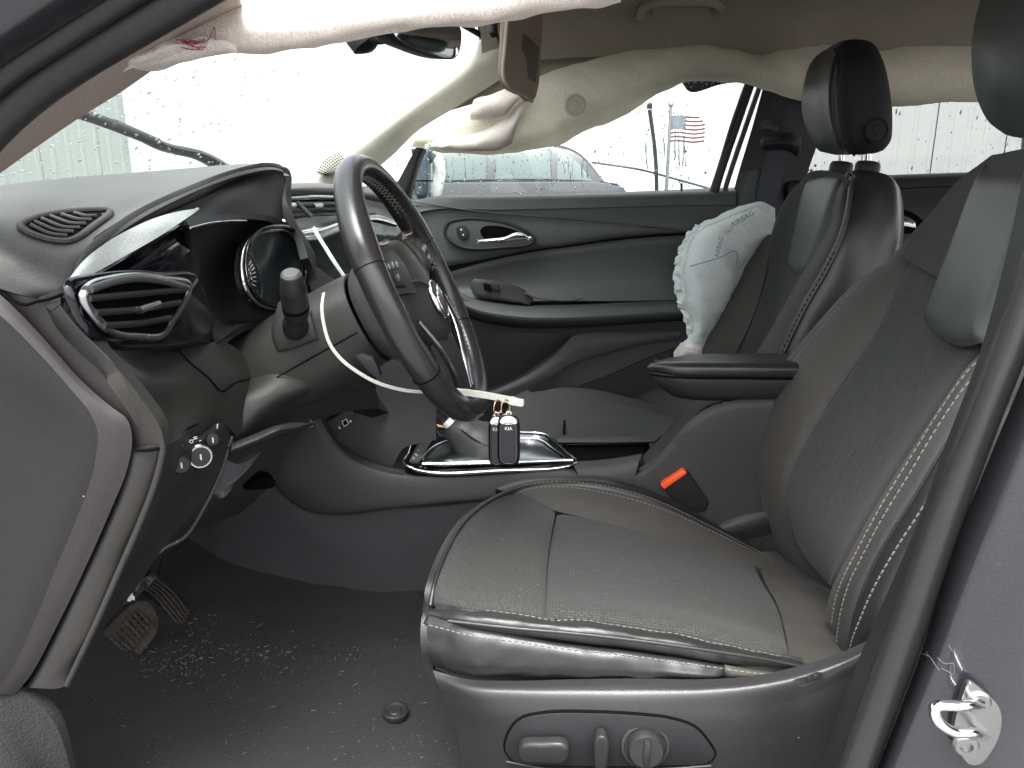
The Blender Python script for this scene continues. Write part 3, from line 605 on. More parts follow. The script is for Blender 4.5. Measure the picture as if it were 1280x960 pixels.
lathe('hinge_mount', P(899, 12, 1.95), (0, .6, 1), [(-.008, .018), (.008, .018), (.016, .012)], 'handle_trim', gh, 16)

# ------------------------------------------------------------------ the passenger's door
pdr = thing('passenger_door', 'black padded passenger door panel with chrome pull and rainy window', 'car door', (.0, 2.15, .35))
loft('door_shell', [L('470,262,2.17 700,250 930,240'), L('470,420,2.19 700,410 930,400'), L('470,640,2.17 700,630 930,620')], 'dark_plastic', pdr, 12, 4, .03)
loft('window_sill', [L('490,258,2.14 540,246 620,244 720,242 800,239 892,235 920,234'), L('490,266,2.085 540,251 620,249 720,247 800,245 892,242 920,241'), L('490,275,2.075 540,262 620,262 720,260 800,258 890,256 920,256')], 'door_soft', pdr, 50, 6, .02)
loft('upper_panel', [L('480,262,2.08 530,256 580,259 640,261 720,260 800,258 890,255 920,255'), L('480,285,2.085 540,272 600,275 680,276 760,276 820,275 880,276 920,276'), L('480,320,2.085 548,302 600,300 670,295 740,293 800,290 880,290 920,291'), L('480,345,2.09 560,333 610,324 660,314 720,306 790,297 870,293 920,293')], 'door_soft', pdr, 60, 7, .025, puff=(0, 1, 0, 0), h=.008, r=.02)
tube('sill_crease', L('500,250,2.072 530,254 580,262 640,268 720,274 800,282 880,290'), .0022, 'door_hard', pdr, 6, 40)
loft('padded_insert', [L('556,345,2.11 600,331 660,318 720,309 790,300 870,295 925,295'), L('552,352,2.12 600,345 660,334 720,330 790,325 870,322 925,322'), L('556,362,2.12 600,360 660,356 720,354 790,352 870,350 925,350'), L('566,370,2.10 605,374 655,376 720,376 790,376 870,374 925,374')], 'door_soft', pdr, 60, 7, .02, puff=(1, 0, 0, 0), h=.010, r=.02)
loft('armrest', [L('560,358,2.10 590,372 640,380 700,381 780,378 870,374 925,374'), L('556,360,2.03 588,378 640,388 700,389 780,386 870,381 925,381'), L('558,366,2.01 588,386 640,397 700,399 780,395 870,390 925,390'), L('562,374,2.03 592,394 640,404 700,406 780,402 870,396 925,396'), L('566,378,2.09 595,398 640,408 700,410 780,405 870,399 925,399')], 'door_soft', pdr, 60, 6, .02)
tube('armrest_piping', L('556,364,2.006 588,384 640,395 700,397 780,393.5 870,388 925,388'), .0022, 'door_hard', pdr, 6, 50)
sp = loft('switch_plate', [L('592,348,2.085 625,352 655,362 668,375'), L('588,358,2.08 620,364 648,371 664,378'), L('592,369,2.075 618,374 645,378 662,380')], 'dark_plastic', pdr, 20, 4, .006, puff=(1, 1, 1, 1), h=.003, r=.006)[0]
for (u, m) in ((609, 'void_black'), (619, 'dark_plastic')):
    slab('window_switch', toward(L('%d,354,2.07 %d,356 %d,365 %d,362' % (u-5, u+4, u+5, u-4)), .004), (0, .01, 0), m, sp, .002)
tube('pull_cup_lip', L('655,366,2.075 672,372 692,375 716,375 728,372'), .003, 'door_hard', pdr, 8, 24)
hb = cr(L('556,292,2.07 560,279 575,274 605,274 640,281 662,293 668,300 660,306 630,309 600,311 575,308 562,300'), 60, True)
tube('handle_surround', toward(hb, .002), .0042, 'dark_plastic', pdr, 8, 80, closed=True)
slab('handle_recess', toward(hb, .001), (0, .012, 0), 'door_hard', pdr, .001)
slab('recess_well', toward(L('600,288,2.07 606,283 632,284 652,293 640,300 608,301'), .003), (0, .01, 0), 'void_black', pdr, .001, 40)
loft('door_pull', [L('596,298,2.03 612,296 630,294 643,289 652,289 661,296'), L('595,302,2.015 612,300.5 630,298.5 645,293 654,294 664,299'), L('597,306,2.03 612,305.5 630,304.5 645,303 655,302 664,301')], 'chrome', pdr, 36, 5, .006, puff=(1, 1, 1, 1), h=.006, r=.010)
lb = slab('lock_switch', toward(cr(L('571,284,2.066 580,282 586,290 584,298 576,299 571,292'), 30, True), .004), (0, .008, 0), 'dark_plastic', pdr, .0015)
for (u, v) in ((576.5, 287), (579, 293.5)): lathe('lock_dot', toward(P(u, v, 2.066), .0052), (0, -1, .2), [(0, .0022), (.0006, .0022)], 'icon', lb, 10)
loft('lower_panel', [L('556,380,2.085 595,400 640,409 700,411 780,406 870,400 925,400'), L('540,430,2.10 600,425 650,423 720,424 800,420 880,418 925,418'), L('520,470,2.10 600,460 660,452 720,440 800,432 880,428 925,428'), L('520,500,2.10 600,495 680,480 750,460 800,445 880,438 925,438'), L('520,560,2.115 600,545 700,535 800,525 880,520 925,520')], 'door_hard', pdr, 50, 7, .025)
loft('pocket_flange', [L('590,497,2.06 625,484 665,465 690,447 706,430 716,420 740,416 790,414 850,410'), L('590,503,2.05 640,490 685,472 720,452 760,440 800,430 850,422')], 'console_plastic', pdr, 44, 3, .03, puff=(1, 1, 0, 0), h=.006, r=.012)
slab('map_pocket', toward(cr(L('588,488,2.10 596,430 620,414 660,412 706,414 712,420 700,434 680,450 655,466 620,482'), 60, True), .006), (0, .01, 0), 'dark_plastic', pdr, .001)
loft('speaker_panel', [L('600,520,2.075 680,497 760,470 810,448 860,430'), L('610,540,2.075 690,520 770,500 820,485 870,470')], 'dark_plastic', pdr, 20, 4, .01)
gl, PG, PN = loft('window_glass', [L('480,266,2.135 560,252 700,248 800,245 905,240'), L('490,190,2.115 560,175 700,165 800,160 925,150'), L('530,110,2.08 600,90 700,70 800,60 958,50')], 'window_glass', pdr, 40, 10, .004)
def pdens(p):
    u, v = proj(p)
    return 1 if v > 175 and u < 780 else (.6 if 795 < u < 862 and v > 130 else .06)
drops('raindrop', PG, PN*-1, 950, gl, .0008, .0026, pdens, .9, 9)
# runs of water on the pane, thicker than beads
rg = np.random.default_rng(4)
for (u0, u1, v0, v1, k) in ((545, 740, 188, 235, 16), (800, 862, 130, 215, 13)):
    for i in range(k):
        u = u0+(u1-u0)*rg.random(); a = v0+(v1-v0)*rg.random()*.4; b = a+(v1-a)*(.5+.5*rg.random())
        pts = [P(u+rg.normal()*1.2, v, 2.128-.0003*(245-v)) for v in np.linspace(a, b, 5)]
        tube('water_run', pts, [.0007, .0012, .0018], 'water', gl, 6, 20, flat=.5)
for i in range(5): bpy.data.objects
loft('rain_guard', [L('838,92,2.10 870,90 905,90 938,92'), L('846,97,2.10 868,104 905,101 935,99'), L('852,103,2.10 863,115,2.10 900,106 930,101')], 'tinted_glass', pdr, 24, 4, .003)
tg = bpy.data.objects['rain_guard']; tg.data.materials[0] = MATS['car_dark']
drops('raindrop', *[np.array([L('850,98,2.09 875,98 905,97 932,96'), L('860,111,2.09 880,108 905,104 930,100')])]+[np.tile(np.array((0, -1, 0.)), (2, 4, 1))], 70, tg, .001, .002, lambda p: 1, .3, 5, 'white_plastic')  # opaque white stands for the sky sparkle in each drop
rg = random.Random(2)
mk = slab('glass_mark', P(882, 216, 2.118)+np.array([(-.003, 0, -.003), (.003, 0, -.003), (.003, 0, .003), (-.003, 0, .003)]), (0, .0008, 0), 'car_dark', gl, 0)
for k in range(10):
    u = 866+rg.random()*20; v = 211+rg.random()*13
    c = P(u, v, 2.119); box('glass_mark', c, (.004+rg.random()*.005, .0008, .0016), 'print_ink', gl, 0)
tube('lock_pin', L('852,239,2.09 852,233 852,229'), .0032, 'dark_plastic', pdr, 8, 6)
# mirror sail and the door mirror outside
loft('mirror_sail', [L('478,262,2.07 500,222 520,185 528,172'), L('500,262,2.075 514,225 526,190 534,176'), L('512,256,2.10 520,225 530,195 540,180')], 'dark_plastic', pdr, 16, 4, .02)
dm = loft('door_mirror', [L('512,250,2.30 512,225 513,200 516,186'), L('520,252,2.27 521,225 521,200 523,183'), L('533,252,2.27 534,225 534,200 535,183'), L('540,250,2.31 541,225 541,200 541,186')], 'mirror_blue', pdr, 16, 5, .05, puff=(1, 1, 1, 1), h=.02, r=.03)[0]
slab('mirror_edge', cr(L('542,188,2.30 548,190 554,203 555,222 552,238 546,248 541,246 540,215'), 36, True), (.0, .03, 0), 'car_white', dm, .004)
tube('mirror_seam', L('512,226,2.268 522,226,2.262 534,226,2.262 541,226,2.28'), .0025, 'void_black', dm, 6, 14)

# rear passenger door
rd = thing('rear_door', 'dark rear passenger door with a tinted window behind the front seats', 'car door', (1.1, 2.15, .35))
loft('window_sill', [L('985,224,2.15 1060,221 1130,218 1220,215 1340,211'), L('985,230,2.09 1060,227 1130,223 1220,220 1340,216'), L('985,242,2.08 1060,238 1130,235 1220,231 1340,227')], 'dark_plastic', rd, 30, 5, .02)
loft('door_shell', [L('960,240,2.17 1150,232 1400,224'), L('960,400,2.19 1150,400 1400,390'), L('960,640,2.17 1150,640 1400,640')], 'dark_plastic', rd, 12, 4, .03)
loft('trim_panel', [L('985,238,2.085 1060,235 1130,232 1220,229 1340,225'), L('985,275,2.10 1060,272 1130,268 1220,264 1340,260'), L('985,330,2.10 1060,330 1130,330 1220,330 1340,330'), L('985,460,2.11 1060,460 1130,460 1220,460 1340,460')], 'dark_plastic', rd, 30, 6, .03)
loft('door_pull', [L('1120,272,2.06 1134,270 1146,276'), L('1122,281,2.05 1134,282 1146,284')], 'satin_silver', rd, 12, 4, .006, puff=(1, 1, 1, 1), h=.004, r=.006)
slab('handle_recess', cr(L('1110,262,2.085 1130,262 1150,272 1158,285 1130,292 1112,285'), 30, True), (0, .01, 0), 'void_black', rd, .001)
tg2, TG, TN = loft('window_glass', [L('990,226,2.14 1100,222 1230,218 1340,214'), L('985,110,2.09 1100,105 1230,102 1340,100')], 'tinted_glass', rd, 20, 8, .004)
drops('raindrop', TG, TN*-1, 130, tg2, .0007, .0022, lambda p: 1, 3.0, 21)
for (u, v) in ((1019, 207), (1010, 213), (1014, 213)): box('glass_mark', P(u, v, 2.12), (.006, .001, .006), 'car_dark', tg2, 0)
# ------------------------------------------------------------------ dashboard
da = thing('dashboard', 'black dashboard with hooded gauges, chrome rimmed side vent and pale trim', 'dashboard', (-.5, 1.2, .8))
lip = '45,374,.665 80,364,.67 104,318,.70 150,278,.76 220,240,.88 290,214,1.02 335,205,1.12 358,209,1.20'
dt, DPG, DPN = loft('dash_pad', [W((-1.04, .68, 1.0), (-1.10, 1.0, 1.02), (-1.12, 1.375, 1.03)),
    L('-120,270,.66 -20,240,.78 90,223,.93 200,213,1.10 290,206,1.28 345,204,1.36'),
    L('-90,310,.66 10,262,.72 110,238,.86 205,221,1.02 285,207,1.16 350,203,1.28'),
    L('-50,345,.66 20,318,.675 80,277,.74 140,252,.83 212,229,.96 288,209,1.10 354,204.5,1.24'),
    L('0,361,.662 38,350,.667 75,322,.69 118,290,.74 190,253,.85 285,214,1.03 350,206,1.19'),
    L(lip)], 'dash_soft', da, 100, 9, .02, puff=(0, 1, 0, 1), h=.008, r=.02)
for k in (-6, -4): stitches('lip_stitching', DPG[k][int(.17*100):-3], da, 'void_black', .0042, .003, .0005, .0008)
loft('centre_pad', [W((-1.10, 1.2, 1.01), (-1.10, 1.6, 1.01), (-1.02, 2.06, 1.0)), L('352,236,1.26 390,234,1.45 430,236,1.65 470,243,1.85 512,252,2.06'), L('350,243,1.24 390,241,1.43 430,243,1.63 470,251,1.84 512,262,2.06')], 'dash_soft', da, 40, 8, .02, puff=(0, 1, 0, 0), h=.008, r=.02)
# hood over the gauges: underside and the flank facing the middle of the car
band = '48,382,.664 84,371,.668 108,333,.70 158,294,.77 205,269,.85 250,249,.93 290,229,1.03 330,214,1.12 356,214,1.195'
loft('hood_band', [L(lip), L(band)], 'dash_soft', da, 70, 5, .010, puff=(1, 1, 0, 0), h=.003, r=.006)
loft('gauge_hood', [L(band), L('60,389,.675 87,376,.68 120,338,.72 168,300,.785 215,276,.86 255,262,.93 292,250,1.0 330,246,1.08 354,256,1.15'), L('70,395,.69 90,380,.69 130,340,.74 180,304,.80 236,280,.88 290,270,.98 330,272,1.05 352,288,1.12')], 'hood_dark', da, 80, 8, .010)  # shade under the hood is put into this darker material
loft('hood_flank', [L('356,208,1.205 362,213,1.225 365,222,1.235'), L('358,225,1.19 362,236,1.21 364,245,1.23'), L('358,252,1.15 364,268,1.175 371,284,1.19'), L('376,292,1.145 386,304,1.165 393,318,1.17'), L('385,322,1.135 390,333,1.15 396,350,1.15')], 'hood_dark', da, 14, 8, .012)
# pale metal strip below the hood
loft('trim_panel', [L('82,354,.665 104,326,.69 140,299,.735 182,277,.79 215,266,.84 249,260,.895'), L('84,355,.662 112,332,.69 150,308,.74 190,287,.79 220,273,.84 249,261,.895'), L('86,355,.662 118,341,.69 158,319,.74 195,298,.79 224,279,.84 249,262,.895')], 'pale_trim', da, 60, 5, .003)
loft('trim_backing', [L('86,358,.67 118,345,.70 158,323,.75 195,302,.80 222,284,.85 240,270,.905'), L('95,356,.69 130,350,.72 170,334,.775 200,316,.82 222,300,.865 242,284,.915'), L('100,356,.70 150,352,.74 190,344,.79 215,332,.83 232,318,.87 246,304,.92')], 'piano_black', da, 50, 6, .006)
# side vent in its gloss surround
vb = cr(LX('86,358,-.425 88,350 120,341 165,336,-.418 205,338 248,343,-.42 260,372 270,405 274,424,-.42 240,431 190,436,-.418 145,435 118,420 102,392'), 80, True)
vt = slab('vent_surround', vb, (-.010, 0, -.002), 'piano_black', da, .006, seg=3)
vi = cr(LX('104,369,-.414 112,358 140,349 172,345 205,349 236,357 228,380 214,402 203,418 170,420 138,414 120,397'), 70, True)
tube('vent_rim', vi, .0042, 'satin_silver', vt, 8, 90, closed=True)
slab('vent_cavity', vi*1.0+np.array((-.001, 0, 0)), (-.004, 0, 0), 'void_black', vt, 0)
for s in ('112,373 165,368 232,362', '120,391 170,387 226,378', '130,407 175,404 214,397'):
    q = LX(s.replace(' ', ',-.409 ', 1)); tube('vent_slat', q, .0021, 'dark_plastic', vt, 8, 16, flat=1.5)
tube('vent_tab', LX('172,388,-.407 184,384 197,380'), .0052, 'satin_silver', vt, 8, 12, flat=.8)
tube('vent_brow', LX('112,362,-.410 142,352 172,348 205,352 234,360'), .0038, 'leather_grey', vt, 8, 30)
# gauge housing and gauge
gc = np.array((-.400, 1.035, 1.0)); 
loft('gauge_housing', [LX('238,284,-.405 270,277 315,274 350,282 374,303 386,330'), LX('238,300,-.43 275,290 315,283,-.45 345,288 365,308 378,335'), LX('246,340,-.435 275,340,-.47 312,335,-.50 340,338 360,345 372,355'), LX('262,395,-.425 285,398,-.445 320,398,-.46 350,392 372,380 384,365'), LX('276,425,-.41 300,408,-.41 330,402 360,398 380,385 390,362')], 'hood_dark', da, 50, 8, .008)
ring = cr(LX('302,335,-.412 305,312 318,294 340,287,-.405 363,292 379,312,-.395 383,338 376,365 358,383,-.405 338,386 318,376 306,358'), 90, True)
gr = tube('gauge_ring', ring, .0042, 'satin_silver', da, 10, 120, closed=True)
slab('gauge_face', ring+np.array((-.004, 0, -.002)), (-.006, 0, 0), 'gauge_face', gr, 0)
tube('gauge_shroud', ring*1.0+np.array((.006, 0, .004)), .0030, 'piano_black', gr, 8, 100, closed=True)
tube('display_edge', LX('311,316,-.408 319,330 325,348 327,365,-.41 326,380'), .0012, 'leather_grey', gr, 6, 24)
cx, cy_ = 305, 350
for k in range(11):
    a = R(-52+k*11); u = 303+19*math.cos(a)*.9; v = 350+30*math.sin(a); u2 = 303+15*math.cos(a)*.9; v2 = 350+24*math.sin(a)
    tube('tick', [PX(u, v, -.407), PX(u2, v2, -.407)], .0006, 'icon', gr, 5, smoothpath=False)
for k, s in enumerate(('8', '7', '6', '5', '4', '3')):
    a = R(-44+k*19); letters('numeral', s, PX(303+11.5*math.cos(a), 350+19*math.sin(a), -.407), (0, 1, 0), (-.3, 0, 1), .0062, 'icon', gr)
tube('needle', [PX(304, 352, -.405), PX(318, 372, -.405)], .0008, 'gauge_red', gr, 5, smoothpath=False)
tube('housing_seam', LX('238,285,-.395 262,279 290,276 308,276'), .0012, 'satin_silver', da, 6, 24)
# main body of the dash below the vent
edge = '30,380,.66 74,382,.655 100,412 128,438 160,474 188,512,.66 203,545,.665 205,560,.67'
bd, G, N = loft('dash_body', [L('78,366,.672 95,395,.69 120,420,.70 150,435,.74 190,437,.80 240,432,.86 276,427,.90 300,440,.945 316,462,.955'),
    L('76,372,.662 98,404,.672 128,432,.69 160,452,.73 200,458,.78 245,452,.84 280,450,.89 302,460,.93 316,478,.95'),
    L('75,380,.656 104,414,.66 140,446,.665 175,470,.70 210,482,.755 250,478,.82 282,476,.87 300,484,.90 314,500,.93'),
    L('74,382,.655 102,414,.655 140,450,.657 175,490,.675 212,514,.74 250,510,.80 276,508,.85 294,518,.88 306,530,.90'),
    L('72,384,.655 100,416,.655 138,452,.655 172,494,.66 206,545,.68 240,532,.76 264,526,.82 284,532,.86 296,545,.88')], 'dash_hard', da, 70, 9, .015)
loft('dash_side', [L('-30,340,.672 10,362,.668 40,374,.662 76,382,.657 102,415,.656 139,452,.656 174,495,.656 200,534,.658 206,558,.661'), L('-30,352,.672 -6,366,.668 14,384,.666 56,424,.664 102,477,.663 140,513,.663 159,527,.664 164,548,.666 162,564,.668')], 'dash_hard', da, 60, 4, .012)
tube('pad_seam', L('-6,362,.660 30,381,.656 46,377 62,374 80,367'), .0016, 'void_black', da, 6, 30)
tube('panel_seam', L('222,436,.822 236,452,.815 258,470,.82 280,489,.86 292,480,.875 312,474,.93'), .0013, 'void_black', da, 6, 40)
# end cap; the light its border catches is put into a paler colour
inner = '-60,352,.647 0,394 46,439 88,486 113,517 122,541 121,562 115,595 96,648 70,710 44,775 14,838 -8,866'
ec, G, N = loft('end_cap', [L(inner), L('-60,400,.646 -10,430 34,460 72,493 95,520 104,543 103,564 96,600 77,652 50,714 22,778 -8,838 -30,866'),
    L('-62,450,.650 -30,475 0,495 30,515 46,530 54,548 52,572 44,605 28,650 6,705 -16,770 -40,830 -70,862'),
    L('-64,500,.655 -62,520 -60,545 -58,565 -57,580 -57,600 -58,620 -59,650 -60,690 -61,720 -62,760 -64,810 -72,850')], 'end_cap', da, 90, 8, .02)
loft('cap_border', [L('-60,323,.656 0,368 50,418 104,478 141,510 159,524 165,548 159,586 137,641 105,713 71,783 37,846 17,869'), L('-60,336,.6515 0,380 49,428 98,482 130,513 146,531 148,555 141,590 120,644 91,711 60,779 28,842 7,868'), L(inner)], 'end_band', da, 90, 6, .012)
tube('cap_gap', L('-60,318,.670 0,365,.668 51,416 105,476 142,508 160,523 166,548 160,587 138,642 106,714 72,784 38,848 18,871'), .0013, 'void_black', da, 6, 90)
# knee panel under the column side with the lamp switches
kp, G, N = loft('knee_panel', [L('153,562,.675 165,562,.66 206,556,.665 240,535,.76 266,524,.82 290,530,.88'), L('146,600,.675 160,600,.66 196,592,.668 232,576,.745 258,564,.80 280,575,.85'), L('126,655,.675 140,655,.66 176,650,.67 210,638,.735 234,626,.785 252,628,.82'), L('96,720,.675 110,720,.66 146,718,.67 167,706,.71 186,694,.745 204,684,.77'), L('66,785,.675 80,785,.66 118,785,.668 136,770,.70 151,752,.725 171,734,.75'), L('28,860,.675 42,860,.66 80,858,.665 92,840,.675 101,824,.688 109,806,.705')], 'dash_hard', da, 40, 8, .02)
tube('knee_edge', L('203,548,.664 204,560 194,604 176,652 150,712 120,780 84,856'), .0035, 'dash_hard', da, 8, 50)
tube('knee_gap', L('166,563,.657 186,563 204,560,.664'), .0015, 'void_black', da, 6, 12)
tube('knee_return', L('290,545,.87 276,590,.85 252,640,.82 230,672,.79 204,686,.772 186,704,.76 170,738,.752'), .0022, 'lower_plastic', da, 8, 40)
sw = slab('switch_plate', toward(cr(L('212,590,.722 213,570 240,552,.765 262,536,.808 271,528,.822 270,548 262,562,.805 238,586,.76 218,604,.728'), 50, True), .009), (.004, .012, -.004), 'dark_plastic', da, .003)
kx = np.array((.62, -.78, .1)); kx /= np.linalg.norm(kx)
for (u, v, Y, r_) in ((224, 579, .738, .010), (248, 569, .772, .013), (263, 548, .80, .008)):
    c = toward(P(u, v, Y), .012); m_ = 'dark_plastic'
    kn = lathe('switch_knob', c, kx, [(-.004, r_), (.006, r_), (.010, r_*.82), (.0108, 0)], m_, sw, 24)
    if r_ > .012: lathe('knob_rim', c+kx*.004, kx, [(0, r_*1.05), (.004, r_*1.05), (.006, r_*.93)], 'satin_silver', kn, 24); 
    tube('knob_mark', [c+kx*.0112+np.array((0, 0, .003)), c+kx*.0112-np.array((0, 0, .003))], .0009, 'icon', kn, 5, smoothpath=False)
tube('plate_glint', toward(L('216,570,.722 214,580 216,591'), .012), .0008, 'icon', sw, 5, 12)
tube('plate_glint', toward(L('272,530,.822 270,545 266,556'), .012), .0008, 'icon', sw, 5, 12)
for (u, v, Y, s) in ((239, 551, .765, 'o'), (244, 548, .77, '='), (250, 550, .775, '-'), (253, 556, .78, '·'), (236, 559, .76, '·')):
    letters('lamp_symbol', s, toward(P(u, v, Y), .014), (.75, .6, 0), (0, 0, 1), .009, 'icon', sw)
# panel under the steering column with its grab lip, and the darkness behind
loft('column_panel', [L('312,470,.955 350,452,.97 400,445,1.0 445,455,1.06 470,470,1.12'), L('305,500,.91 345,490,.93 395,482,.97 440,480,1.05 470,488,1.12'), L('294,545,.885 330,520,.92 380,500,.98 430,490,1.05 472,495,1.13'), L('282,560,.89 325,545,.94 380,530,1.02 430,515,1.08 475,510,1.14')], 'dash_hard', da, 44, 7, .02)
loft('under_dash', [L('290,535,.895 330,522,.95 375,512,1.02 405,508,1.10'), L('255,590,.88 290,570,.94 330,560,1.04 362,550,1.12'), L('220,660,.90 262,625,.98 305,607,1.08 345,598,1.16'), L('165,730,.94 210,690,1.02 255,658,1.12 300,642,1.2')], 'lower_plastic', da, 40, 7, .02)
loft('knee_lip', [L('288,552,.865 318,540,.885 345,530,.90 370,526,.93 388,528,.955'), L('290,562,.855 320,550,.872 348,538,.888 372,534,.92 392,528,.955'), L('282,572,.875 312,562,.90 340,552,.92 368,542,.95 390,532,.965')], 'dash_hard', da, 34, 5, .008, puff=(1, 1, 0, 0), h=.003, r=.006)
loft('knee_lip', [L('282,575,.865 268,600,.85 266,616,.845'), L('300,580,.88 282,604,.862 270,618,.848'), L('326,565,.91 305,592,.885 276,614,.852')], 'lower_plastic', da, 20, 5, .008)
slab('fuse_gap', cr(L('306,612,1.06 318,602 332,598 345,602 342,609 325,612'), 24, True), (-.02, .03, 0), 'void_black', da, .001)
loft('release_tab', [L('152,736,.765 170,728,.77 192,716,.79'), L('150,746,.76 170,742,.77 196,722,.785'), L('148,758,.755 162,752,.765 178,738,.775')], 'dark_plastic', da, 14, 4, .008)
q = toward(P(163, 747, .756), .006); ic = slab('release_icon', q+np.array([(x*.0058*.8, x*.0058*.6*0, z*.0058) for x, z in ((-1, -.7), (-.2, -.9), (.2, -.4), (.9, -.6), (1, .2), (.4, .5), (.9, 1), (.2, 1), (-.2, .5), (-.9, .4), (-.5, -.1))]), (0, .001, 0), 'icon', da, 0)
# middle of the dash: vents, screen, passenger fascia
loft('centre_vent_rim', [L('350,245,1.26 390,243,1.42 425,244,1.58'), L('350,250,1.25 390,248,1.41 425,249,1.57')], 'satin_silver', da, 16, 3, .012, puff=(1, 1, 0, 0), h=.003, r=.004)
cv = slab('centre_vent', L('350,250,1.27 425,250,1.60 425,271,1.59 372,274,1.34 350,272,1.27'), (-.03, .01, 0), 'void_black', da, .002)
for v in (256, 262.5, 269): tube('vent_slat', [P(350, v+1, 1.262), P(424, v-1, 1.575)], .0035, 'dark_plastic', cv, 8, 6, flat=1.5)
tube('vent_vane', L('371,253,1.325 380,262,1.33 389,271,1.335'), .004, 'leather_grey', cv, 8, 8)
for (u, Y) in ((362, 1.27), (396, 1.43)): tube('vent_tab', [P(u-5, 258.5, Y-.02), P(u+5, 257.5, Y+.02)], .006, 'satin_silver', cv, 8, 6)
loft('centre_trim', [L('366,274,1.28 390,271,1.40 425,268,1.57 470,266,1.80'), L('366,281,1.27 390,279,1.39 425,276,1.56 470,271,1.80'), L('370,285,1.27 392,284,1.39 425,281,1.56 470,276,1.80')], 'leather_grey', da, 30, 4, .012)
loft('screen_hood', [L('366,290,1.26 400,284,1.36 440,272,1.50 475,268,1.62 498,276,1.68'), L('368,298,1.25 402,292,1.34 440,279,1.48 474,274,1.60 500,281,1.67')], 'satin_silver', da, 30, 3, .012, puff=(1, 1, 0, 0), h=.003, r=.005)
sc2 = slab('touch_screen', cr(L('372,300,1.27 402,292,1.36 440,279,1.50 475,276,1.62 500,284,1.68 505,310,1.68 480,345,1.60 430,365,1.46 398,350,1.34 385,330,1.30'), 60, True), (-.02, .01, 0), 'screen_glass', da, .003)
loft('centre_stack', [L('380,320,1.26 420,350,1.36 470,360,1.48 520,340,1.62'), L('390,370,1.24 430,390,1.34 480,400,1.46 530,390,1.60'), L('405,430,1.22 450,450,1.32 500,470,1.42 545,470,1.54'), L('425,500,1.20 470,510,1.28 510,525,1.36 545,540,1.44')], 'dark_plastic', da, 30, 7, .03)
loft('passenger_fascia', [L('440,244,1.70 470,252,1.86 512,264,2.07'), L('440,262,1.69 470,262,1.85 512,276,2.07'), L('445,280,1.68 480,286,1.85 525,300,2.07'), L('450,350,1.66 490,370,1.82 540,400,2.06'), L('455,460,1.72 500,470,1.86 545,480,2.06')], 'leather_grey', da, 30, 7, .03)
# defroster grille in the pad
def onpad(t, d): return np.array([onsurf(DPG, DPN, *(float(x) for x in q.split(',')), d) for q in t.split()])
gw = cr(onpad('35,285 48,275 85,269 126,267 112,282 84,299 60,296', .0012), 50, True)
dg = slab('defroster_grille', gw, (0, .002, -.003), 'void_black', da, 0)
tube('grille_rim', cr(onpad('26,285 42,274 85,266 136,265 118,284 85,303 57,300', .002), 60, True), .0038, 'end_band', dg, 8, 80, closed=True, flat=.7)
for q in ('38,284 62,295 84,298', '43,280 70,291 92,293', '51,276 79,287 100,288', '62,273 88,282 107,283', '76,271 97,277 114,278', '92,269 107,273 120,273'):
    tube('grille_slat', onpad(q, .0030), .0019, 'dash_soft', dg, 6, 14)
# ------------------------------------------------------------------ steering column, stalk and wheel
HUB = np.array((-.192, 1.03, .966)); TA = R(25); nW = np.array((math.cos(TA), 0, math.sin(TA))); uW = np.array((-math.sin(TA), 0, math.cos(TA))); yW = np.array((0, 1., 0))
def wp_(y, z, s): return HUB+yW*y+uW*z+nW*s
sco = thing('steering_column', 'black steering column shroud with a stubby multifunction stalk behind the wheel', 'steering column', tuple(wp_(0, 0, -.15)))
def sect(s, hy, top, bot, k=2.6, dy=0):
    out = []
    for a in np.linspace(0, 2*math.pi, 13)[:-1]:
        c, q = math.cos(a), math.sin(a); c = math.copysign(abs(c)**(2/k), c); q = math.copysign(abs(q)**(2/k), q)
        out.append(wp_(dy+hy*c, (top if q > 0 else bot)*q, s))
    return np.array(out+[out[0]])
loft('column_shroud', [sect(-.075, .072, .060, .070), sect(-.12, .074, .060, .075), sect(-.18, .078, .055, .080), sect(-.26, .082, .050, .085)], 'dash_hard', sco, 48, 8, .004, face=(0, -1, 0))
tube('shroud_seam', [wp_(-.0755, -.012, -.08), wp_(-.0775, -.015, -.13), wp_(-.0825, -.02, -.2), wp_(-.0865, -.022, -.25)], .0011, 'void_black', sco, 6, 20)
sb = P(368, 408, .955)
loft('stalk_plate', [L('347,378,.955 365,372,.958 385,382,.955'), L('338,420,.95 355,425,.948 392,415,.945'), L('345,442,.95 370,436,.948 398,425,.948')], 'dash_hard', sco, 16, 5, .006, puff=(1, 1, 1, 1), h=.003, r=.006)
stk = tube('stalk_boot', [P(372, 411, .965), P(369, 405, .94), P(368, 396, .925)], [.019, .017, .012], 'dark_plastic', sco, 14, 14)
st2 = tube('multifunction_stalk', [P(370, 402, .935), P(370, 388, .918), P(368, 370, .905), P(366, 357, .895), P(364, 344, .888)], [.0125, .0155, .0165, .0160, .0125], 'dark_plastic', sco, 18, 40)
lathe('stalk_end', P(363.5, 343, .887), P(363.5, 343, .887)-P(366, 357, .895), [(-.004, .0125), (.0005, .0118), (.003, .009), (.0036, 0)], 'leather_grey', st2, 18)
tube('stalk_collar', [P(369.5, 384, .9145), P(369, 381, .912)], .0168, 'void_black', st2, 18, 6)
w_ = thing('steering_wheel', 'black leather steering wheel with pale cross stitching, three spokes and a round emblem', 'steering wheel', tuple(HUB))
RW, rW = .178, .0165
ang = np.linspace(0, 2*math.pi, 97)[:-1]
def rimpt(a, rr=0, s=0): return wp_((RW+rr)*math.sin(a), (RW+rr)*math.cos(a), s)
rim = mesh_rim = None
V, F = [], []; nb = 18
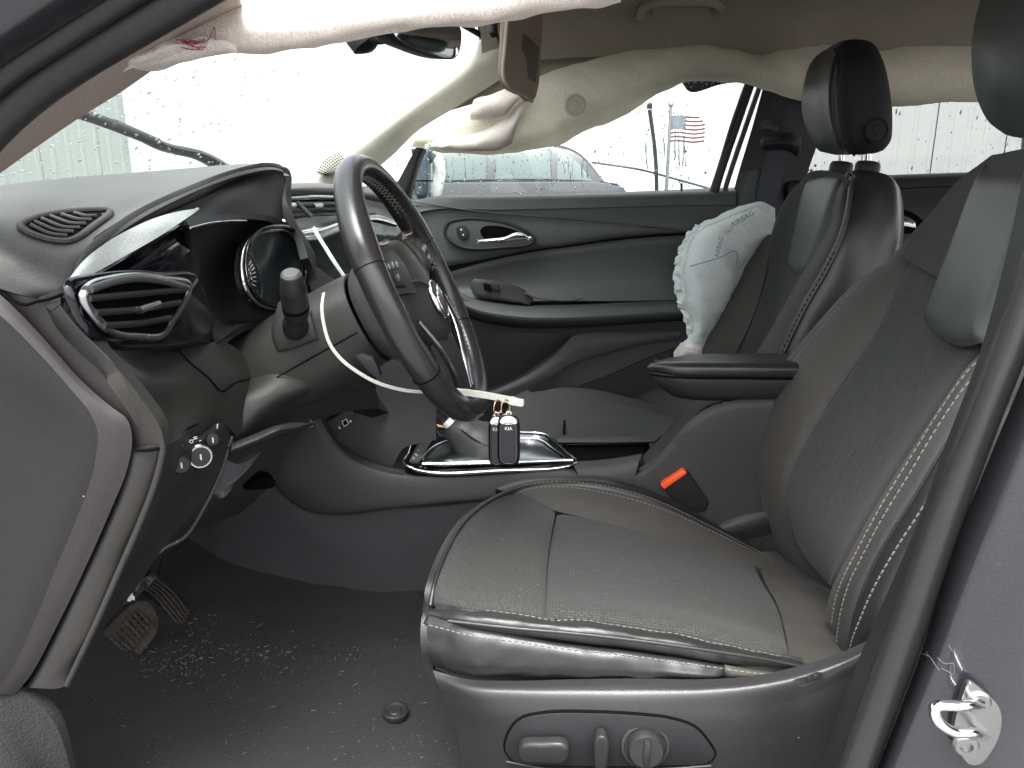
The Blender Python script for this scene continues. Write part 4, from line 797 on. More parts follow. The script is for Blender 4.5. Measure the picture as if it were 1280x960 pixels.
for i, a in enumerate(ang):
    c = rimpt(a); d = (rimpt(a, .1)-c)/.1
    gr_ = 1+.10*math.exp(-((math.degrees(a) % 360-60)/14)**2)+.10*math.exp(-((math.degrees(a) % 360-300)/14)**2)
    for j in range(nb):
        t = 2*math.pi*j/nb; r_ = rW*gr_; V.append(c+d*r_*math.cos(t)*.95+nW*r_*math.sin(t)*1.08)
for i in range(96):
    for j in range(nb): F.append((i*nb+j, i*nb+(j+1) % nb, ((i+1) % 96)*nb+(j+1) % nb, ((i+1) % 96)*nb+j))
rim = mesh('rim', V, F, 'wheel_leather', w_)
for dg_ in (72, 118, 242, 288):          # joins of the leather sections
    a = R(dg_); c = rimpt(a); d = (rimpt(a, .1)-c)/.1
    tube('rim_seam', [c+d*rW*1.0*math.cos(t)*.97+nW*rW*math.sin(t)*1.1 for t in np.linspace(0, 2*math.pi, 21)[:-1]], .0009, 'void_black', rim, 5, 24, closed=True)
V, F = [], []                            # cross stitching along the inside of the rim
def seg(p, q, r_):
    T = q-p; T /= np.linalg.norm(T); u = np.cross(T, nW+.01); u /= np.linalg.norm(u); v = np.cross(T, u); k = len(V)
    for x in (p, q):
        for j in range(4): V.append(x+r_*(math.cos(j*math.pi/2)*u+math.sin(j*math.pi/2)*v))
    for j in range(4): F.append((k+j, k+(j+1) % 4, k+4+(j+1) % 4, k+4+j))
for dg_ in np.arange(0, 360, 3.0):
    if 84 < dg_ < 100 or 140 < dg_ < 220 or 260 < dg_ < 276: continue
    def ip(deg, side):
        a = R(deg); c = rimpt(a); d = (rimpt(a, .1)-c)/.1; t = math.pi+side*.30; return c+d*(rW*.95+.0009)*math.cos(t)+nW*(rW*1.08+.0009)*math.sin(t)
    seg(ip(dg_, -1), ip(dg_+3.0, 1), .00045); seg(ip(dg_, 1), ip(dg_+3.0, -1), .00045)
mesh('cross_stitching', V, F, 'stitch', rim, False, kind='stuff')
# hub: airbag cover, its lower lip, back shell, spokes
def hubrow(z, hw, s0, s1): return np.array([wp_(y*hw, z, s0+(s1-s0)*(1-y*y)) for y in np.linspace(-1, 1, 9)])
loft('airbag_cover', [hubrow(.078, .046, -.014, -.006), hubrow(.066, .070, -.012, .006), hubrow(.032, .080, -.010, .015), hubrow(-.01, .080, -.010, .019), hubrow(-.045, .066, -.010, .017), hubrow(-.072, .044, -.012, .010), hubrow(-.084, .028, -.016, .0)], 'dash_hard', w_, 34, 7, .012, face=nW, puff=(1, 1, 1, 1), h=.006, r=.015)
tube('cover_crease', [wp_(-.074, .012, -.002), wp_(-.05, .016, .0105), wp_(-.02, .004, .0185), wp_(.0, -.02, .020), wp_(.02, -.05, .0165), wp_(.03, -.074, .007)], .0016, 'dash_soft', w_, 6, 40)
V = None
loft('hub_shell', [sect(-.012, .090, .080, .080, 2.3), sect(-.035, .088, .076, .085, 2.3), sect(-.06, .078, .068, .078, 2.3), sect(-.072, .066, .058, .066, 2.3)], 'leather_grey', w_, 48, 6, .004, face=(0, -1, 0))
slab('hub_back', sect(-.070, .066, .058, .066, 2.3)[:-1], nW*.004, 'dark_plastic', w_, 0)
slab('shell_recess', toward(L('443,445,.935 452,443 466,447 470,456 476,470 468,472 458,462'), .002), (0, .01, 0), 'dark_plastic', w_, .001)
def spoke(sgn):
    nm = loft('spoke', [np.array([wp_(sgn*y, z, q) for y, z, q in ((.045, .070, .002), (.09, .070, .002), (.13, .076, -.001), (.157, .088, -.002))]), np.array([wp_(sgn*y, z, q) for y, z, q in ((.05, .040, .010), (.09, .044, .008), (.13, .050, .003), (.168, .060, -.001))]), np.array([wp_(sgn*y, z, q) for y, z, q in ((.05, .0, .008), (.09, .008, .004), (.13, .016, 0), (.174, .022, -.002))])], 'dash_hard', w_, 24, 6, .016, face=nW)[0]
    k = slab('button_pad', np.array([wp_(sgn*y, z, q) for y, z, q in ((.080, .060, .010), (.130, .064, .0065), (.146, .050, .006), (.138, .026, .006), (.086, .014, .010))]), -nW*.006, 'dark_plastic', nm, .002)
    for (y, z) in ((.095, .044), (.112, .046), (.128, .047), (.112, .030)): slab('button', np.array([wp_(sgn*(y+dy), z+dz, .0135-.06*(y-.08)) for dy, dz in ((-.006, -.005), (.006, -.005), (.006, .005), (-.006, .005))]), -nW*.006, 'screen_glass', k, .0015)
    tube('spoke_glint', [wp_(sgn*y, z, q) for y, z, q in ((.055, .0735, .003), (.085, .073, .0045), (.115, .077, .003), (.145, .086, .001))], .0030, 'copper_glint', nm, 8, 24)  # copper tint stands for an orange reflection along the spoke edge
spoke(1); spoke(-1)
for sgn in (-1, 1):                      # lower spoke: two bright legs round a dark web
    tube('lower_spoke_trim', [wp_(sgn*.105, -.028, .006), wp_(sgn*.085, -.07, .010), wp_(sgn*.055, -.115, .006), wp_(sgn*.040, -.15, -.002), wp_(sgn*.036, -.166, -.004)], [.0045, .0060, .0068, .007], 'satin_silver', w_, 10, 36, flat=.6)
loft('lower_spoke', [np.array([wp_(y, -.07, .004) for y in (-.05, 0, .05)]), np.array([wp_(y, -.115, .004) for y in (-.045, 0, .045)]), np.array([wp_(y, -.172, -.004) for y in (-.042, 0, .042)])], 'dark_plastic', w_, 14, 6, .012, face=nW)
# emblem: ring with three slanted shields
ecn = wp_(0, -.022, .0205); em = lathe('emblem', ecn, nW, [(-.003, .0275), (.001, .0275), (.0022, .026), (.0012, .0245), (.0008, .0)], 'chrome', w_, 40, 60)
lathe('emblem_field', ecn+nW*.0010, nW, [(0, .0243), (.0004, .0243)], 'dark_plastic', em, 36)
for k, dy in enumerate((-.0125, 0, .0125)):
    pts = [(-.0065, .0095), (.0055, .0135), (.0070, .002), (.0035, -.0075), (-.0035, -.0125), (-.0072, -.004)]
    sh = slab('shield', np.array([ecn+yW*(y+dy)+uW*(z+dy*.42)+nW*.0030 for y, z in pts]), -nW*.002, 'chrome', em, .0006)
    slab('shield_inlay', np.array([ecn+yW*(y*.68+dy)+uW*(z*.68+dy*.42)+nW*.0036 for y, z in pts]), -nW*.001, ('badge_red', 'leather_grey', 'print_ink')[k], em, .0003)

# ------------------------------------------------------------------ pedals
bp_ = thing('brake_pedal', 'wide dusty brake pedal with ribbed rubber pad', 'pedal', tuple(P(160, 790, 1.0)))
pad = cr(L('126,800,1.00 150,768,1.01 172,752,1.02 185,752 198,775,1.02 197,788 185,806,1.0 165,828,.985 152,829 135,815,.99'), 50, True)
slab('pedal_pad', pad, (-.012, .006, -.016), 'pedal_rubber', bp_, .004)
A_, B_, C_, D_ = P(128, 801, 1.0), P(160, 829, .985), P(198, 782, 1.017), P(172, 752, 1.021)
pn = np.cross(B_-A_, D_-A_); pn /= np.linalg.norm(pn); pn = pn if pn@(CAM-A_) > 0 else -pn
def pedpt(f, g): return (A_*(1-f)+D_*f)*(1-g)+(B_*(1-f)+C_*f)*g+pn*.0055
for k in range(9):
    f = .07+.86*k/8; g0 = .10 if 0 < k < 8 else .25; tube('tread_rib', [pedpt(f, g0), pedpt(f, .5), pedpt(f, 1-g0)], .0024, 'pedal_rubber', bp_, 6, 8)
for k in range(4):
    g = .2+.2*k; tube('tread_bar', [pedpt(.12, g), pedpt(.5, g), pedpt(.9, g)], .0017, 'pedal_rubber', bp_, 6, 8)
tube('pedal_arm', [P(165, 790, 1.03), P(150, 740, 1.10), P(160, 660, 1.12)], [.012, .010, .010], 'dark_plastic', bp_, 10, 20, flat=.6)
gp_ = thing('accelerator_pedal', 'narrow grooved accelerator pedal beside the brake', 'pedal', tuple(P(205, 755, 1.1)))
loft('pedal_pad', [L('176,733,1.09 192,744,1.10 206,760,1.10 226,784,1.085'), L('186,727,1.105 202,738,1.115 218,756,1.11 232,776,1.10'), L('192,722,1.12 206,731,1.125 222,746,1.12 236,768,1.11')], 'pedal_rubber', gp_, 30, 5, .014, puff=(1, 1, 1, 1), h=.005, r=.006)
for k in range(5):
    o = k*4.2; tube('tread_rib', toward(np.array([P(176+o*.85, 733-o*.62, 1.088+.007*k), P(192+o*.8, 744-o*.75, 1.098+.005*k), P(206+o*.9, 760-o*.8, 1.098+.005*k), P(226+o*.6, 784-o*.95, 1.083+.006*k)]), .003), .0022, 'pedal_rubber', gp_, 6, 20)
tube('pedal_arm', [P(190, 735, 1.115), P(196, 700, 1.16), P(215, 640, 1.2)], .009, 'dark_plastic', gp_, 10, 16)
# ------------------------------------------------------------------ centre console
co = thing('centre_console', 'charcoal centre console with chrome rimmed shifter plate and padded armrest', 'centre console', (.1, 1.28, .4))
DY = .12
loft('console_side', [L('395,515,1.145 412,545,1.14 440,572,1.14 480,588,1.14 520,593,1.14 600,592,1.14 715,587,1.14 740,600,1.14'), L('360,560,1.135 390,575,1.132 430,595,1.13 480,606,1.13 540,610,1.13 620,608,1.13 715,606,1.13 760,620,1.13'), L('336,582,1.13 355,602,1.125 385,622,1.125 430,634,1.125 500,632,1.125 580,626,1.125 680,622,1.125 770,640,1.125'), L('330,590,1.14 348,618,1.13 380,640,1.13 410,646,1.13 500,638,1.13 590,629,1.13 680,630,1.13 780,660,1.13')], 'console_plastic', co, 60, 7, .02, puff=(1, 1, 0, 0), h=.006, r=.014)
loft('console_top_rim', [L('388,512,1.17 408,538,1.16 440,566,1.16 480,583,1.16 520,588,1.165 600,586,1.165 715,582,1.16'), L('396,517,1.145 412,547,1.142 440,573,1.142 480,589,1.142 520,594,1.142 600,593,1.142 716,588,1.142')], 'console_plastic', co, 40, 3, .012)
loft('kick_panel', [L('225,640,1.16 290,608,1.15 345,596,1.145 385,630,1.145 440,640,1.145 540,634,1.145 640,625,1.145 700,640,1.145'), L('222,668,1.165 285,645,1.15 345,640,1.14 400,670,1.14 460,678,1.14 545,668,1.14 640,664,1.14 700,680,1.14'), L('216,690,1.17 270,690,1.155 340,700,1.145 400,715,1.142 460,722,1.14 545,715,1.14 640,710,1.14 700,720,1.14'), L('212,700,1.18 255,712,1.16 305,742,1.15 360,762,1.145 430,774,1.142 530,766,1.14 640,760,1.14 700,760,1.14')], 'lower_plastic', co, 60, 7, .015)
tube('carpet_edge', L('205,690,1.175 250,708,1.155 305,738,1.145 360,759,1.14 430,770,1.138 490,765,1.136 545,752,1.136'), .0055, 'void_black', co, 8, 50)
loft('console_recess', [L('394,512,1.16 408,480,1.17 440,450,1.18 500,450,1.18 550,462,1.18'), L('430,560,1.18 445,530,1.18 470,510,1.19 510,510,1.19 545,515,1.19'), L('490,588,1.19 495,575,1.19 505,560,1.19 520,555,1.19 545,550,1.19')], 'lower_plastic', co, 24, 6, .015)
up = slab('socket_plate', toward(L('408,528,1.15 438,508,1.16 446,520,1.16 420,545,1.15'), .01), (-.006, .012, 0), 'dark_plastic', co, .002)
for (u, v, r_) in ((425, 534.5, .0028), (438, 526.5, .0024)): lathe('socket_icon', toward(P(u, v, 1.156), .013), (.55, -.8, .2), [(0, r_), (.0006, r_)], 'icon', up, 12)
slab('socket_port', toward(L('427,527,1.155 433,523,1.157 436,530,1.157 430,534,1.155'), .013), (0, .002, 0), 'icon', up, 0)
slab('port_slot', toward(L('428.3,527.5,1.155 432.5,524.7,1.157 434.6,529.6,1.157 430.4,532.4,1.155'), .0138), (0, .002, 0), 'void_black', up, 0)
# shifter plate: gloss slab, chrome rims, silver gate, quadrant, boot
bz = cr(L('507,582,1.146 512,567,1.21 524,546,1.30 560,540,1.34 620,540,1.36 680,543,1.36 692,552,1.32 706,564,1.25 720,580,1.155 700,585,1.142 620,589,1.14 540,591,1.14'), 80, True)
bzs = slab('shifter_plate', bz, (0, .002, -.02), 'piano_black', co, .004, seg=3)
tube('chrome_rim', bz+np.array((0, -.001, .001)), .0026, 'chrome', bzs, 8, 110, closed=True)
tube('chrome_rail', toward(L('528,580,1.15 600,579,1.15 660,577,1.15 716,575,1.16'), .004), .0028, 'chrome', bzs, 8, 24)
gate = cr(L('530,577,1.165 540,560,1.22 565,550,1.27 620,548,1.29 672,549,1.29 690,560,1.25 704,574,1.18 660,576,1.165 600,577,1.165'), 60, True)
slab('gate_insert', toward(gate.mean(0)+(gate-gate.mean(0))*.96, .004), (0, .002, -.01), 'satin_silver', bzs, .003)
tube('gate_lip', toward(gate, .006), .0022, 'chrome', bzs, 8, 80, closed=True)
qd = slab('selector_display', toward(L('511,576,1.165 522,553,1.265 540,549,1.29 524,578,1.165'), .005), (0, .002, -.006), 'leather_grey', bzs, .002)
for k, s in enumerate('PRNDL'): letters('gear_letter', s, toward(P(517.5+2.9*k, 573-4.6*k, 1.175+.024*k), .0085), (.55, .8, 0), (-.5, .4, .8), .007, 'icon', qd)
sh = tube('shifter_boot', [P(606, 572, 1.235), P(600, 560, 1.235), P(585, 546, 1.235), P(566, 532, 1.235), P(556, 524, 1.235)], [.062, .056, .038, .027, .022], 'leather_grey', co, 20, 30)
tube('shifter_collar', [P(561, 528, 1.233), P(556, 523, 1.232)], [.027, .025], 'satin_silver', sh, 18, 6)
loft('shifter_knob', [L('531,505,1.232 540,498 552,502'), L('527,514,1.215 540,512,1.205 556,518,1.21'), L('533,526,1.22 548,530,1.205 562,528,1.215'), L('548,536,1.235 558,534,1.225 566,527,1.23')], 'leather', sh, 20, 6, .03, puff=(1, 1, 1, 1), h=.012, r=.02)
tube('knob_trim', L('530,511,1.212 533,522,1.208 546,531,1.205 557,533,1.21'), .0030, 'copper', sh, 8, 20)
stitches('boot_stitching', L('578,536,1.205 590,545,1.195 604,554,1.188 612,556,1.186'), sh, 'stitch', .006, .0042, .0009)
tube('boot_seam', L('576,537,1.206 589,547,1.196 604,556,1.189 612,558,1.187'), .001, 'void_black', sh, 6, 20)
# cup holder channel behind the plate
loft('cup_well', [L('702,556,1.345 760,555,1.345 812,554,1.345'), L('706,565,1.31 760,565,1.31 806,564,1.31'), L('716,574,1.22 760,573,1.22 800,570,1.22'), L('718,580,1.155 760,578,1.155 795,572,1.155')], 'void_black', co, 20, 4, .012)
loft('cup_well_rim', [L('692,544,1.36 760,543,1.36 826,541,1.36'), L('694,549,1.33 760,548,1.33 824,547,1.33'), L('698,553,1.325 760,553,1.325 818,552,1.325')], 'console_plastic', co, 20, 4, .012)
loft('near_rail', [L('716,577,1.165 760,574,1.165 803,567,1.165'), L('718,584,1.142 760,581,1.142 800,574,1.142'), L('722,592,1.132 760,592,1.132 795,590,1.132'), L('716,604,1.13 760,610,1.13 790,620,1.13')], 'console_plastic', co, 24, 5, .015)
# rear box, under the armrest
rb, G, N = loft('rear_box', [L('782,600,1.135 812,582,1.132 838,555,1.13 862,528,1.13 890,509,1.13 920,501,1.13 955,499,1.13 1010,498,1.13'), L('770,610,1.135 815,600,1.13 850,575,1.128 885,545,1.126 915,530,1.126 960,525,1.126 1010,525,1.126'), L('760,630,1.14 830,625,1.13 870,610,1.126 905,590,1.126 940,580,1.126 1010,575,1.126'), L('760,690,1.145 830,680,1.14 880,665,1.135 920,655,1.13 960,650,1.13 1010,645,1.13')], 'console_plastic', co, 60, 7, .02, puff=(1, 0, 0, 0), h=.008, r=.016)
loft('box_top', [L('812,560,1.36 840,530,1.37 860,505,1.37 900,494,1.37 1010,490,1.37'), L('803,572,1.22 835,548,1.22 858,520,1.22 895,502,1.22 1010,494,1.22'), L('798,586,1.142 825,568,1.138 850,540,1.136 882,512,1.136 920,501,1.136 1010,498,1.136')], 'console_plastic', co, 30, 6, .02)
slab('box_trim_line', L('843,552,1.128 905,502,1.135 985,500,1.135 985,502.5,1.135 906,505,1.134 847,554,1.127'), (0, .004, 0), 'dark_plastic', co, 0)
ar = loft('armrest_lid', [L('840,446,1.27 870,443,1.27 930,442,1.27 1020,442,1.27'), L('818,450,1.22 850,448,1.20 920,448,1.19 1020,448,1.19'), L('808,458,1.145 840,458,1.122 910,459,1.115 1020,460,1.115'), L('811,466,1.143 842,469,1.116 910,471,1.11 1020,472,1.11')], 'leather', co, 40, 7, .02, puff=(0, 1, 1, 0), h=.006, r=.02)[0]
loft('armrest_base', [L('811,466,1.142 842,471,1.12 910,472,1.118 1020,473,1.118'), L('820,480,1.14 850,484,1.122 912,486,1.12 1020,486,1.12'), L('832,492,1.15 862,496,1.13 915,497,1.128 1020,496,1.128'), L('850,497,1.20 880,500,1.20 930,500,1.20 1020,499,1.20')], 'dash_hard', co, 40, 6, .02, puff=(1, 0, 1, 0), h=.004, r=.012)
tube('armrest_groove', L('813,468,1.141 842,471.5,1.117 910,472.5,1.114 1015,473.5,1.114'), .0018, 'void_black', co, 6, 30)

DY = 0.0
# ------------------------------------------------------------------ driver's seat
ds = thing('driver_seat', 'grey cloth and black leather driver seat with power switches on its near side', 'car seat', (.2, 1.03, .35))
inn = '622,618,1.12 650,622,1.155 700,638,1.16 760,652,1.165 830,672,1.17 900,692,1.175 952,708,1.18'
loft('front_insert', [L('640,614,1.12 660,620,1.15 680,630,1.16 697,639,1.162'), L('612,626,1.06 640,640,1.06 668,646,1.06 693,655,1.06'), L('580,652,.97 616,672,.96 655,682,.96 687,692,.96'), L('556,692,.88 600,716,.86 645,725,.86 684,732,.86'), L('541,735,.82 590,748,.80 640,752,.80 683,757,.80'), L('538,756,.805 590,761,.785 640,764,.785 683,768,.785')], 'fabric_front', ds, 40, 8, .03, puff=(0, 1, 0, 1), h=.007, r=.02)
loft('rear_insert', [L('697,639,1.162 760,652,1.165 830,672,1.17 900,692,1.175 945,706,1.18'), L('692,660,1.06 765,672,1.065 835,690,1.07 905,712,1.07 958,730,1.08'), L('687,692,.96 765,703,.965 845,719,.97 920,741,.97 974,758,.97'), L('684,732,.86 765,741,.865 850,756,.87 925,776,.87 984,796,.87'), L('683,757,.80 765,765,.80 850,778,.80 925,795,.80 987,814,.80'), L('683,768,.785 765,777,.785 850,790,.785 925,806,.785 988,824,.785')], 'fabric', ds, 60, 8, .03, puff=(1, 1, 1, 1), h=.006, r=.016)
loft('cushion_nose', [L('642,613,1.12 614,627,1.06 583,652,.97 559,692,.88 544,735,.82 540,757,.805'), L('643,640,1.115 616,658,1.055 585,690,.967 560,730,.876 543,772,.815 538,795,.785'), L('655,700,1.11 628,725,1.05 598,760,.965 572,798,.878 550,822,.818 542,840,.785')], 'leather', ds, 50, 7, .012)
tube('nose_piping', L('641,613,1.12 613,626,1.06 581,652,.97 557,692,.88 542,735,.82 538,757,.805'), .0030, 'leather', ds, 8, 50)
ib, G, N = loft('inner_bolster', [L('634,619,1.150 646,611,1.176 668,605,1.193 710,604,1.203 765,612,1.206 825,629,1.209 885,657,1.213 955,694,1.216'), L('660,622,1.153 690,620,1.167 740,628,1.176 800,645,1.180 850,662,1.183 905,682,1.186 960,700,1.193'), L('650,625,1.150 700,640,1.155 760,655,1.158 830,675,1.160 900,695,1.163 955,712,1.167 975,722,1.170')], 'bolster', ds, 70, 8, .02, puff=(1, 0, 0, 0), h=.006, r=.014)
stitches('bolster_stitching', G[2], ib)
op, G, N = loft('bolster_piping', [L('618,610,1.183 650,600,1.216 690,596,1.229 740,597,1.232 790,606,1.236 850,630,1.239 910,664,1.242 975,698,1.242'), L('626,613,1.163 655,603,1.200 690,599,1.213 740,600,1.219 790,610,1.223 845,633,1.224 905,666,1.226 968,699,1.226'), L('634,618,1.148 648,610,1.175 670,604.5,1.192 710,603,1.201 765,611,1.205 825,628,1.208 885,656,1.211 958,694,1.215')], 'leather', ds, 60, 6, .02, puff=(1, 1, 0, 0), h=.007, r=.012)
stitches('bolster_stitching', G[-3], op)
loft('cushion_inner_side', [L('618,610,1.183 650,600,1.216 690,596,1.229 740,597,1.232 790,606,1.236 850,630,1.239 910,664,1.242 985,704,1.242'), np.array([(x, 1.27, .45) for x in np.linspace(-.02, .42, 8)])], 'leather', ds, 30, 3, .01, face=(0, 1, 0))
# near bolster: worn rolled edge, piping, side panel
ob, G, N = loft('outer_bolster', [L('538,757,.808 590,762,.79 640,765,.788 700,771,.788 780,780,.788 860,793,.788 930,808,.788 1010,830,.79'), L('535,764,.790 590,772,.768 640,777,.765 700,783,.764 780,792,.764 860,805,.764 930,818,.766 1010,834,.77'), L('534,772,.785 590,786,.762 640,793,.758 700,802,.757 780,811,.757 860,823,.757 930,833,.759 1010,842,.765')], 'leather', ds, 90, 8, .02, puff=(1, 1, 0, 0), h=.006, r=.010, wr=(.0035, .05))
stitches('bolster_stitching', G[2][14:], ob)
tube('bolster_fold', L('560,776,.765 640,785,.757 720,792,.754 800,801,.754 880,812,.755 950,823,.758 1005,834,.763'), .0022, 'leather', ob, 8, 60)
cs, G, N = loft('cushion_side', [L('534,772,.782 590,787,.76 640,795,.756 700,804,.755 780,813,.755 860,825,.755 908,832,.757'), L('535,795,.778 590,808,.754 640,813,.75 700,820,.748 780,828,.748 860,838,.75 907,842,.752'), L('537,818,.775 590,832,.752 640,836,.748 700,838,.746 780,840,.746 860,844,.748 905,848,.75'), L('540,838,.785 585,850,.765 640,853,.76 700,853,.758 780,852,.758 860,852,.76 904,853,.762')], 'leather', ds, 80, 8, .015, puff=(1, 1, 0, 1), h=.006, r=.014, wr=(.004, .07))
stitches('side_stitching', G[3], cs)
c2, G, N = loft('rear_side_flap', [L('908,832,.757 940,837,.759 980,842,.762 1020,846,.767'), L('907,842,.754 940,845,.756 980,848,.76 1020,850,.765'), L('905,851,.758 940,851,.76 980,851,.764 1015,852,.768')], 'bolster', ds, 24, 6, .012, puff=(1, 1, 1, 0), h=.005, r=.010)
stitches('side_stitching', G[3], c2)
# plastic valance with the switch plate
bv, G, N = loft('seat_valance', [L('541,838,.772 585,849,.757 640,851,.752 720,849,.750 800,848,.748 880,849,.748 940,845,.75 1000,832,.755 1045,818,.76 1100,793,.78'), L('546,852,.765 590,862,.742 650,864,.735 720,864,.732 800,864,.730 880,864,.730 950,858,.732 1010,846,.738 1055,830,.745 1106,803,.765'), L('556,875,.765 600,884,.738 660,886,.728 730,886,.724 800,886,.722 880,888,.724 960,884,.73 1015,870,.738 1056,850,.748 1104,823,.77'), L('570,910,.768 610,918,.742 670,922,.728 740,922,.724 810,922,.722 880,924,.724 960,920,.732 1010,905,.74 1050,885,.752 1098,856,.775'), L('580,965,.772 620,968,.748 680,970,.734 750,970,.729 820,970,.727 890,970,.729 960,965,.738 1010,950,.748 1045,930,.76 1092,900,.785'), L('590,1030,.775 630,1030,.755 690,1030,.745 760,1030,.74 830,1030,.738 900,1030,.74 970,1020,.75 1015,1010,.76 1045,1000,.77 1086,980,.795')], 'valance', ds, 90, 8, .015)
def onv(u, v, d=.004):      # a point just proud of the valance skin
    up_, vp_ = proj(G); k = np.unravel_index(np.argmin((up_-u)**2+(vp_-v)**2), up_.shape); return P(u, v, G[k][1])+N[k]*d
plate = cr(np.array([onv(u, v, .003) for u, v in ((633, 938), (638, 912), (652, 897), (680, 891), (740, 890), (800, 893), (840, 898), (868, 908), (886, 928), (893, 942), (886, 951), (830, 955), (760, 956), (690, 955), (645, 951))]), 80, True)
spl = slab('switch_plate', plate, (0, .012, 0), 'dark_plastic', ds, .002)
tube('plate_gap', plate+np.array((0, .003, 0)), .0022, 'void_black', spl, 8, 100, closed=True)
tube('plate_lip', [onv(u, v, .0025) for u, v in ((634, 950), (690, 959), (760, 960), (830, 959), (888, 955))], .0016, 'dash_hard', spl, 8, 40)
def blob(nm, pts, depth, m, par, bev): q = cr(np.array(pts), 40, True); return slab(nm, q, depth, m, par, bev, seg=4)
s1 = blob('slide_switch', [onv(u, v, .020) for u, v in ((653, 922), (657, 915), (680, 914), (704, 914), (711, 918), (712, 930), (706, 938), (680, 938), (660, 937), (654, 932))], (0, .016, 0), 'gloss_grip', spl, .005)
s2 = blob('recline_switch', [onv(u, v, .020) for u, v in ((743, 912), (748, 905), (756, 905), (761, 912), (760, 930), (757, 945), (750, 949), (745, 945), (743, 930))], (0, .016, 0), 'gloss_grip', spl, .005)
kc = onv(806, 929, .004); ka = np.array((.02, -1, .12))
lathe('lumbar_ring', kc, ka, [(-.004, .0265), (.001, .0265), (.002, .0235), (.0, .022)], 'dash_hard', spl, 40)
kb = lathe('lumbar_knob', kc, ka, [(-.004, .0205), (.008, .0205), (.012, .018), (.0128, 0)], 'dark_plastic', spl, 40)
slab('knob_grip', np.array([kc+ka*.016+np.array((x, 0, z)) for x, z in ((-.003, -.017), (.003, -.017), (.004, 0), (.003, .015), (-.003, .015), (-.004, 0))]), (0, .008, 0), 'gloss_grip', kb, .0015)
letters('airbag_emboss', 'AIRBAG', onv(1008, 850, .0005), P(1030, 842, .74)-P(985, 855, .74), (0, 0, 1), .011, 'dash_hard', ds, .0008)
tube('emboss_frame', [onv(u, v, .0006) for u, v in ((992, 851), (1000, 857), (1016, 852), (1026, 846), (1024, 841), (1008, 846), (994, 850))], .0008, 'dash_hard', ds, 5, 40, closed=True)
# backrest
bi, G, N = loft('back_inner_bolster', [L('1130,296,1.24 1108,320,1.26 1062,354,1.285 1012,408,1.295 972,458,1.295 946,520,1.29 938,568,1.285 944,612,1.28 956,652,1.275 975,700,1.27'), L('1136,304,1.22 1112,332,1.22 1076,368,1.225 1036,420,1.225 998,470,1.225 968,530,1.225 955,580,1.22 958,622,1.215 972,664,1.21 996,715,1.20'), L('1140,315,1.19 1122,345,1.18 1104,392,1.17 1068,450,1.165 1030,505,1.16 996,562,1.15 980,608,1.14 984,648,1.13 1000,690,1.12 1030,728,1.10')], 'bolster', ds, 80, 8, .05, puff=(1, 1, 0, 0), h=.010, r=.03)
stitches('back_stitching', G[4][3:-12], bi, step=.0075)
tube('back_piping', toward(G[0], .001), .0035, 'bolster', bi, 8, 80)
b_in = '1140,315,1.19 1122,345,1.18 1104,392,1.17 1068,450,1.165 1030,505,1.16 996,562,1.15 980,608,1.14 984,648,1.13 1000,690,1.12 1032,728,1.10'
loft('back_insert', [L(b_in), L('1190,330,1.06 1170,365,1.05 1142,420,1.05 1105,480,1.045 1068,540,1.04 1035,600,1.035 1018,645,1.03 1016,678,1.025 1024,706,1.02 1036,730,1.04'), L('1235,360,.94 1215,400,.935 1185,450,.935 1148,510,.935 1110,570,.935 1075,630,.935 1052,672,.935 1043,700,.94 1039,716,.95 1038,731,.98'), L('1260,380,.87 1235,425,.86 1205,465,.86 1165,522,.865 1128,575,.87 1090,635,.875 1062,685,.885 1048,712,.90 1040,726,.93 1039,732,.95')], 'fabric', ds, 70, 9, .06, puff=(1, 1, 0, 0), h=.010, r=.022)
loft('back_upper', [L('1236,194,1.10 1195,222,1.15 1158,264,1.19 1128,298,1.21 1126,320,1.20'), L('1250,192,1.02 1222,230,1.03 1196,280,1.05 1178,320,1.06 1168,345,1.06'), L('1290,185,.90 1275,240,.90 1262,300,.90 1248,345,.90 1238,375,.90'), L('1330,190,.80 1320,250,.79 1305,310,.79 1285,370,.80 1262,415,.82')], 'fabric', ds, 40, 8, .08, puff=(1, 0, 0, 0), h=.012, r=.03)
ip, G, N = loft('shoulder_panel', [L('1224,200,1.055 1206,235,1.06 1186,290,1.065 1166,345,1.065 1150,390,1.06 1147,404,1.055'), L('1245,205,.99 1230,245,.99 1208,300,.99 1186,355,.99 1170,400,.985 1162,418,.98'), L('1275,212,.90 1262,255,.90 1240,310,.90 1216,365,.90 1200,408,.895 1190,426,.89'), L('1296,222,.84 1282,270,.84 1262,325,.84 1240,370,.84 1222,405,.84 1211,420,.84')], 'leather_grey', ds, 50, 8, .02, puff=(1, 1, 1, 1), h=.014, r=.03)
bo, G, N = loft('back_outer_bolster', [L('1270,372,.86 1238,425,.85 1207,458,.85 1168,516,.855 1130,572,.86 1092,632,.865 1064,682,.875 1046,715,.89 1036,738,.91 1030,765,.93'), L('1272,385,.83 1240,436,.825 1208,468,.82 1172,520,.82 1136,580,.82 1100,640,.825 1074,690,.835 1058,722,.845 1048,750,.86 1042,790,.88')], 'bolster', ds, 70, 8, .03, puff=(1, 1, 0, 0), h=.006, r=.012)
stitches('back_stitching', G[-3][4:], bo, step=.0085, ln=.0056, r=.001)
